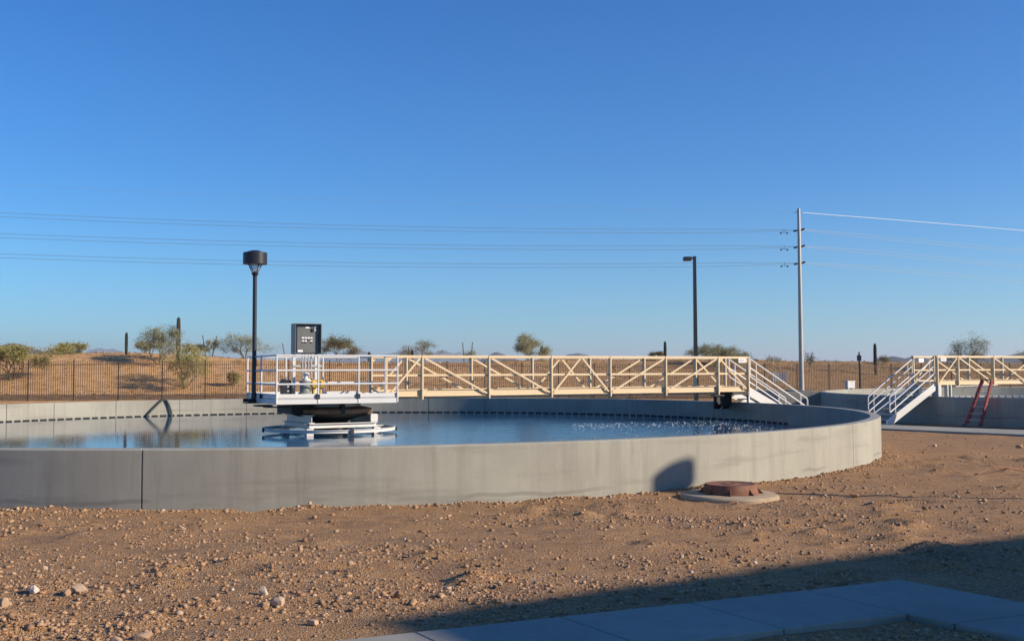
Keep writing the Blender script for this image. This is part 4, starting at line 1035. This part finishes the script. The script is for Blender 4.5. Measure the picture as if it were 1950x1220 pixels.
# low ground cover on the slope
rng = np.random.default_rng(21); pts = []; sz = []; tn = []
for k in range(4200):
    x = rng.uniform(-36, 46); d = rng.uniform(.3, 19); y = fence_y(x) + d
    pts.append((x, y, gz(x, y))); sz.append(rng.uniform(.02, .07) * (1 if rng.random() < .93 else 2.0)); tn.append(rng.uniform(.1, 1))
kind(scatter('desert_rubble', pts, sz, (.4, .8), tn, MT['stone'], 22), 'stuff')
rng2 = random.Random(31); gr = MB()
for k in range(1100):
    x = rng2.uniform(-36, 46); d = rng2.uniform(.5, 18); y = fence_y(x) + d
    if fbm(x, y, 7, 2, 40) < -.15: continue
    z = gz(x, y); s_ = rng2.uniform(.08, .22)
    for j in range(16):
        a = rng2.uniform(0, 6.28); ln = s_ * rng2.uniform(.6, 1.3); e = Vector((math.cos(a) * .6, math.sin(a) * .6, 1)) * ln; p = Vector((x + rng2.gauss(0, s_ * .3), y + rng2.gauss(0, s_ * .3), z - .02)); v = Vector((-math.sin(a), math.cos(a), 0)) * .012
        gr.add([p - v, p + v, p + e], [(0, 1, 2)])
kind(gr.build('dry_grass', MT['leaf_dry']), 'stuff')

# ------------------------------------------------------------------ mountains
def ridge(prof, D, depth, name='mountain'):
    """solid ridge from measured skyline: real footprint, rough flanks"""
    mb = MB(); pts = []
    x0, x1 = X_at(prof[0][0], D), X_at(prof[-1][0], D); n = int((prof[-1][0] - prof[0][0]) / 3) + 2; rows = 8
    for j in range(rows + 1):
        f = j / rows * 2 - 1
        for i in range(n + 1):
            px = prof[0][0] + (prof[-1][0] - prof[0][0]) * i / n; h_ = max(0, Z_at(px, lerp_tab(prof, px), D))
            env = (1 - abs(f)) ** 1.1
            nzv = noise.noise(Vector((px * .07, f * 2.2, D * .001))) * .35 * (1 - (1 - abs(f)) ** 3)
            jag = noise.noise(Vector((px * .22, f * 3, 3))) * .05
            y = D + f * depth
            pts.append((X_at(px, D), y, -20 + (h_ + 20) * max(0, min(1.0, env + nzv * env + jag * env))))
    m = n + 1
    mb.add(pts, [(j * m + i, j * m + i + 1, (j + 1) * m + i + 1, (j + 1) * m + i) for j in range(rows) for i in range(n)])
    return kind(mb.build(name, MT['mount']), 'structure')
ridge([(-300, 672), (-150, 655), (-60, 664), (0, 660), (20, 652), (45, 657), (60, 664), (80, 668), (92, 672), (104, 667), (118, 659), (130, 662), (142, 668), (165, 676), (190, 690)], 5200, 900)
ridge([(150, 690), (166, 668), (178, 664), (190, 662), (200, 665), (214, 663), (232, 670), (262, 676), (300, 690)], 21000, 2500)
ridge([(600, 690), (640, 672), (672, 667), (684, 665), (700, 670), (715, 676), (735, 674), (750, 671), (765, 667), (785, 663), (800, 666), (815, 672), (832, 671), (843, 665), (856, 671), (866, 673), (874, 669), (884, 675), (930, 680), (990, 690)], 19000, 2500)
ridge([(905, 690), (928, 677), (938, 672), (947, 669.5), (956, 673), (968, 678), (1000, 690)], 8000, 700)
ridge([(1045, 690), (1080, 675), (1100, 672), (1120, 676), (1160, 690)], 8000, 700)
ridge([(1410, 700), (1425, 684), (1440, 682), (1452, 689), (1470, 700)], 7000, 600)
ridge([(1640, 700), (1665, 690), (1684, 681), (1700, 677.5), (1714, 680), (1722, 682.5), (1735, 679.5), (1750, 679), (1770, 683), (1800, 679), (1826, 681), (1850, 684), (1880, 680), (1900, 678), (1925, 676), (1940, 672), (1955, 668), (1990, 664), (2060, 670), (2150, 690)], 6000, 900)

# ------------------------------------------------------------------ desert air
mb = MB(); mb.box((-46000, -4000, -25), (46000, 47000, 560)); hz_m = bpy.data.materials.new('haze'); hz_m.use_nodes = True
hn = hz_m.node_tree; hn.nodes.remove(hn.nodes['Principled BSDF']); pv = hn.nodes.new('ShaderNodeVolumePrincipled')
pv.inputs['Color'].default_value = (.86, .94, 1, 1); pv.inputs['Density'].default_value = 6.0e-5; pv.inputs['Anisotropy'].default_value = .2
hn.links.new(pv.outputs[0], hn.nodes['Material Output'].inputs['Volume'])
kind(mb.build('haze', hz_m), 'stuff')

# ------------------------------------------------------------------ rocks and gravel
rng = np.random.default_rng(77)
pts, sz, tn = [], [], []
slabpolys = [(A0, vec(P['c']), vec(P['e']), E0)]
def on_walk(x, y):
    p = Vector((x, y)) - vec(P['c']); f = p.dot(far_d); c = far_d.x * p.y - far_d.y * p.x
    if f < .03 and -1.02 < c < .03: return True
    f = p.dot(s2); n_ = p.x * s2.y - p.y * s2.x
    return -1.0 < f and abs((p.dot(Vector((s2.y, -s2.x)))) + .42) < .55
def place(x, y, s, tone):
    tone = tone if tone < .8 or rng.random() < .12 else tone - .3
    if (Vector((x, y)) - TC).length < TR + .01 + s * .6: return
    if (Vector((x, y)) - T2).length < TR + .02: return
    if on_walk(x, y): return
    if math.hypot(x - mx, y - mD) < .71: return
    pts.append((x, y, gz(x, y))); sz.append(s); tn.append(tone)
def powsz(a, b): return a * (b / a) ** (rng.random() ** 3.2)
for k in range(72000):                   # sight-line even spread, so the near ground is finest
    v = rng.uniform(.045, .30) if k % 2 else .045 + .255 * rng.random() ** .6
    D = 1.8 / v; x = rng.uniform(-.52, .52) * D
    dens = fbm(x, D, 1.1, 3, 50) + .6 * fbm(x, D, 3.5, 2, 60)
    if rng.random() > .42 + .75 * dens: continue
    place(x, D, powsz(.0045, .024) * (1 + .35 * (D > 12)), rng.beta(1.9, 2.0))
for k in range(5200):                    # clods of the same dirt
    v = rng.uniform(.045, .30); D = 1.8 / v; x = rng.uniform(-.52, .52) * D
    if clod(x, D) < .008 and rng.random() > .14: continue
    place(x, D, powsz(.010, .036), rng.uniform(.05, .5))
for k in range(420):                    # medium stones
    v = rng.uniform(.05, .30); D = 1.8 / v; x = rng.uniform(-.52, .52) * D
    if fbm(x, D, 1.6, 3, 52) < -.12: continue
    place(x, D, powsz(.014, .036), rng.beta(2.2, 1.6))
for k in range(2900):                    # rubble heaped along the foot of the wall
    a = rng.uniform(-2.1, .25); r = TR + .03 + abs(rng.normal(0, .16)); 
    place(TC.x + r * math.cos(a), TC.y + r * math.sin(a), powsz(.008, .034), rng.beta(1.8, 1.8))
for cx_, cy_, rr, n_ in [(X_at(1270, 13.2), 13.2, .5, 260), (X_at(1390, 12.9), 12.9, .5, 260), (X_at(600, 10.7), 10.7, .7, 160), (X_at(330, 10), 10, .8, 200), (X_at(1020, 8.7), 8.7, .6, 140), (X_at(1600, 13.9), 13.9, .5, 160), (X_at(1700, 21), 20.5, .6, 200), (X_at(90, 14.0), 13.9, .8, 220), (X_at(300, 7.0), 7.0, .4, 60), (X_at(1130, 12.9), 12.9, .7, 160)]:
    for k in range(n_): place(cx_ + rng.normal(0, rr), cy_ + rng.normal(0, rr * .35), powsz(.008, .026), rng.beta(2.2, 1.8))
kind(scatter('gravel', pts, sz, (.45, .95), tn, MT['stone'], 78, .42, .28), 'stuff')
# individual stones that stand out
def rock(px, py, wpx, hpx, tone, label, seed):
    x, y = gp(px, py, .0 if py > 1000 else -.08); z = gz(x, y); D = y
    w_ = wpx / F * D / 2; h_ = hpx / F * D / 2; r = np.random.default_rng(seed)
    import bmesh
    bm = bmesh.new(); bmesh.ops.create_icosphere(bm, subdivisions=3, radius=1)
    sd_ = r.uniform(0, 50)
    for v in bm.verts:
        n_ = noise.noise(v.co * .9 + Vector((sd_, 0, 0))) * .34 + noise.noise(v.co * 2.4 + Vector((0, sd_, 0))) * .13
        v.co *= 1 + n_
    # chop flats so that the stone reads as broken rock
    for k in range(12):
        n_ = Vector(r.normal(0, 1, 3)).normalized(); d = r.uniform(.55, .80)
        for v in bm.verts:
            e = v.co.dot(n_) - d
            if e > 0: v.co -= n_ * e * .92
    for v in bm.verts: v.co = Vector((v.co.x * w_, v.co.y * w_ * .85, v.co.z * h_ * 1.15 + h_ * .62))
    me = bpy.data.meshes.new('rock'); bm.to_mesh(me); bm.free(); me.materials.append(MT['stone'])
    a = me.attributes.new('tone', 'FLOAT', 'POINT'); a.data.foreach_set('value', np.full(len(me.vertices), tone, np.float32))
    me.polygons.foreach_set('use_smooth', [True] * len(me.polygons))
    try: me.set_sharp_from_angle(angle=R(24))
    except Exception: pass
    o = bpy.data.objects.new('rock', me); C.objects.link(o); o.location = (x, y, z); tag(o, label, 'rock', 'loose rocks on the dirt')
for i, a in enumerate([
    (65, 1133, 22, 20, .97, 'whitish pointed rock in the left foreground, left of the big pink rock'),
    (152, 1133, 38, 22, .80, 'largest pinkish rock in the left foreground'),
    (128, 1136, 16, 15, .62, 'small brown rock touching the left side of the big pink rock'),
    (205, 1140, 17, 12, .78, 'small tan rock just right of the big pink rock'),
    (8, 1158, 22, 22, .72, 'rounded tan rock cut by the left edge of the photo'),
    (502, 1132, 17, 18, .88, 'pale upright rock behind the pair of tan rocks in the middle foreground'),
    (530, 1152, 30, 20, .84, 'big tan rock of the pair in the middle foreground'),
    (504, 1154, 19, 13, .55, 'smaller brown rock at the left of the big tan one in the middle foreground'),
    (404, 1150, 21, 11, .56, 'flat brown stone halfway between the pink rock and the tan pair'),
    (598, 1188, 24, 15, .76, 'low tan rock right of and below the tan pair'),
    (269, 1096, 13, 10, .60, 'brown stone above and right of the big pink rock'),
    (86, 1086, 15, 13, .78, 'pinkish stone above the whitish pointed rock'),
    (572, 1042, 11, 10, .66, 'lone round brown stone in the middle of the bare dirt'),
    (250, 1036, 9, 8, .50, 'lone dark red stone on bare dirt below the open wall joint'),
    (667, 1070, 14, 9, .78, 'pale stone on the dirt right of the round brown stone'),
    (240, 1178, 15, 9, .68, 'small tan stone below the flat brown stone at left'),
    (758, 1140, 20, 14, .15, 'dark rock at the tip of the building shadow'),
    (272, 1218, 34, 16, .70, 'tan rock at the bottom edge left of the sidewalk'),
    (222, 1222, 26, 14, .74, 'leftmost of the tan rocks along the bottom edge'),
    (1628, 942, 17, 10, .45, 'reddish rock on the dirt right of the manhole'),
    (1780, 838, 11, 7, .85, 'pale rock on the dirt left of the red ladder foot'),
    (1940, 838, 15, 7, .62, 'orange brown rock at the right edge below the far path'),
    (350, 1182, 12, 9, .66, 'small stone between the flat brown stone and the bottom edge'),
    (590, 966, 10, 8, .80, 'small stone at the foot of the near tank wall')]):
    rock(*a, seed=100 + i)
# bent rod lying on the dirt at right
pts = [Vector((*gp(px, py, -.17), 0)) for px, py in ((1862, 910), (1885, 907), (1915, 906), (1950, 903), (1990, 900))]
for p in pts: p.z = gz(p.x, p.y) + .03
pts[1].z += .05; pts[2].z += .03
mb = MB(); mb.tube(pts, .012, 6); tag(mb.build('rebar_rod', MT['rustd']), 'thin bent rod lying on the dirt at the right edge', 'rod')
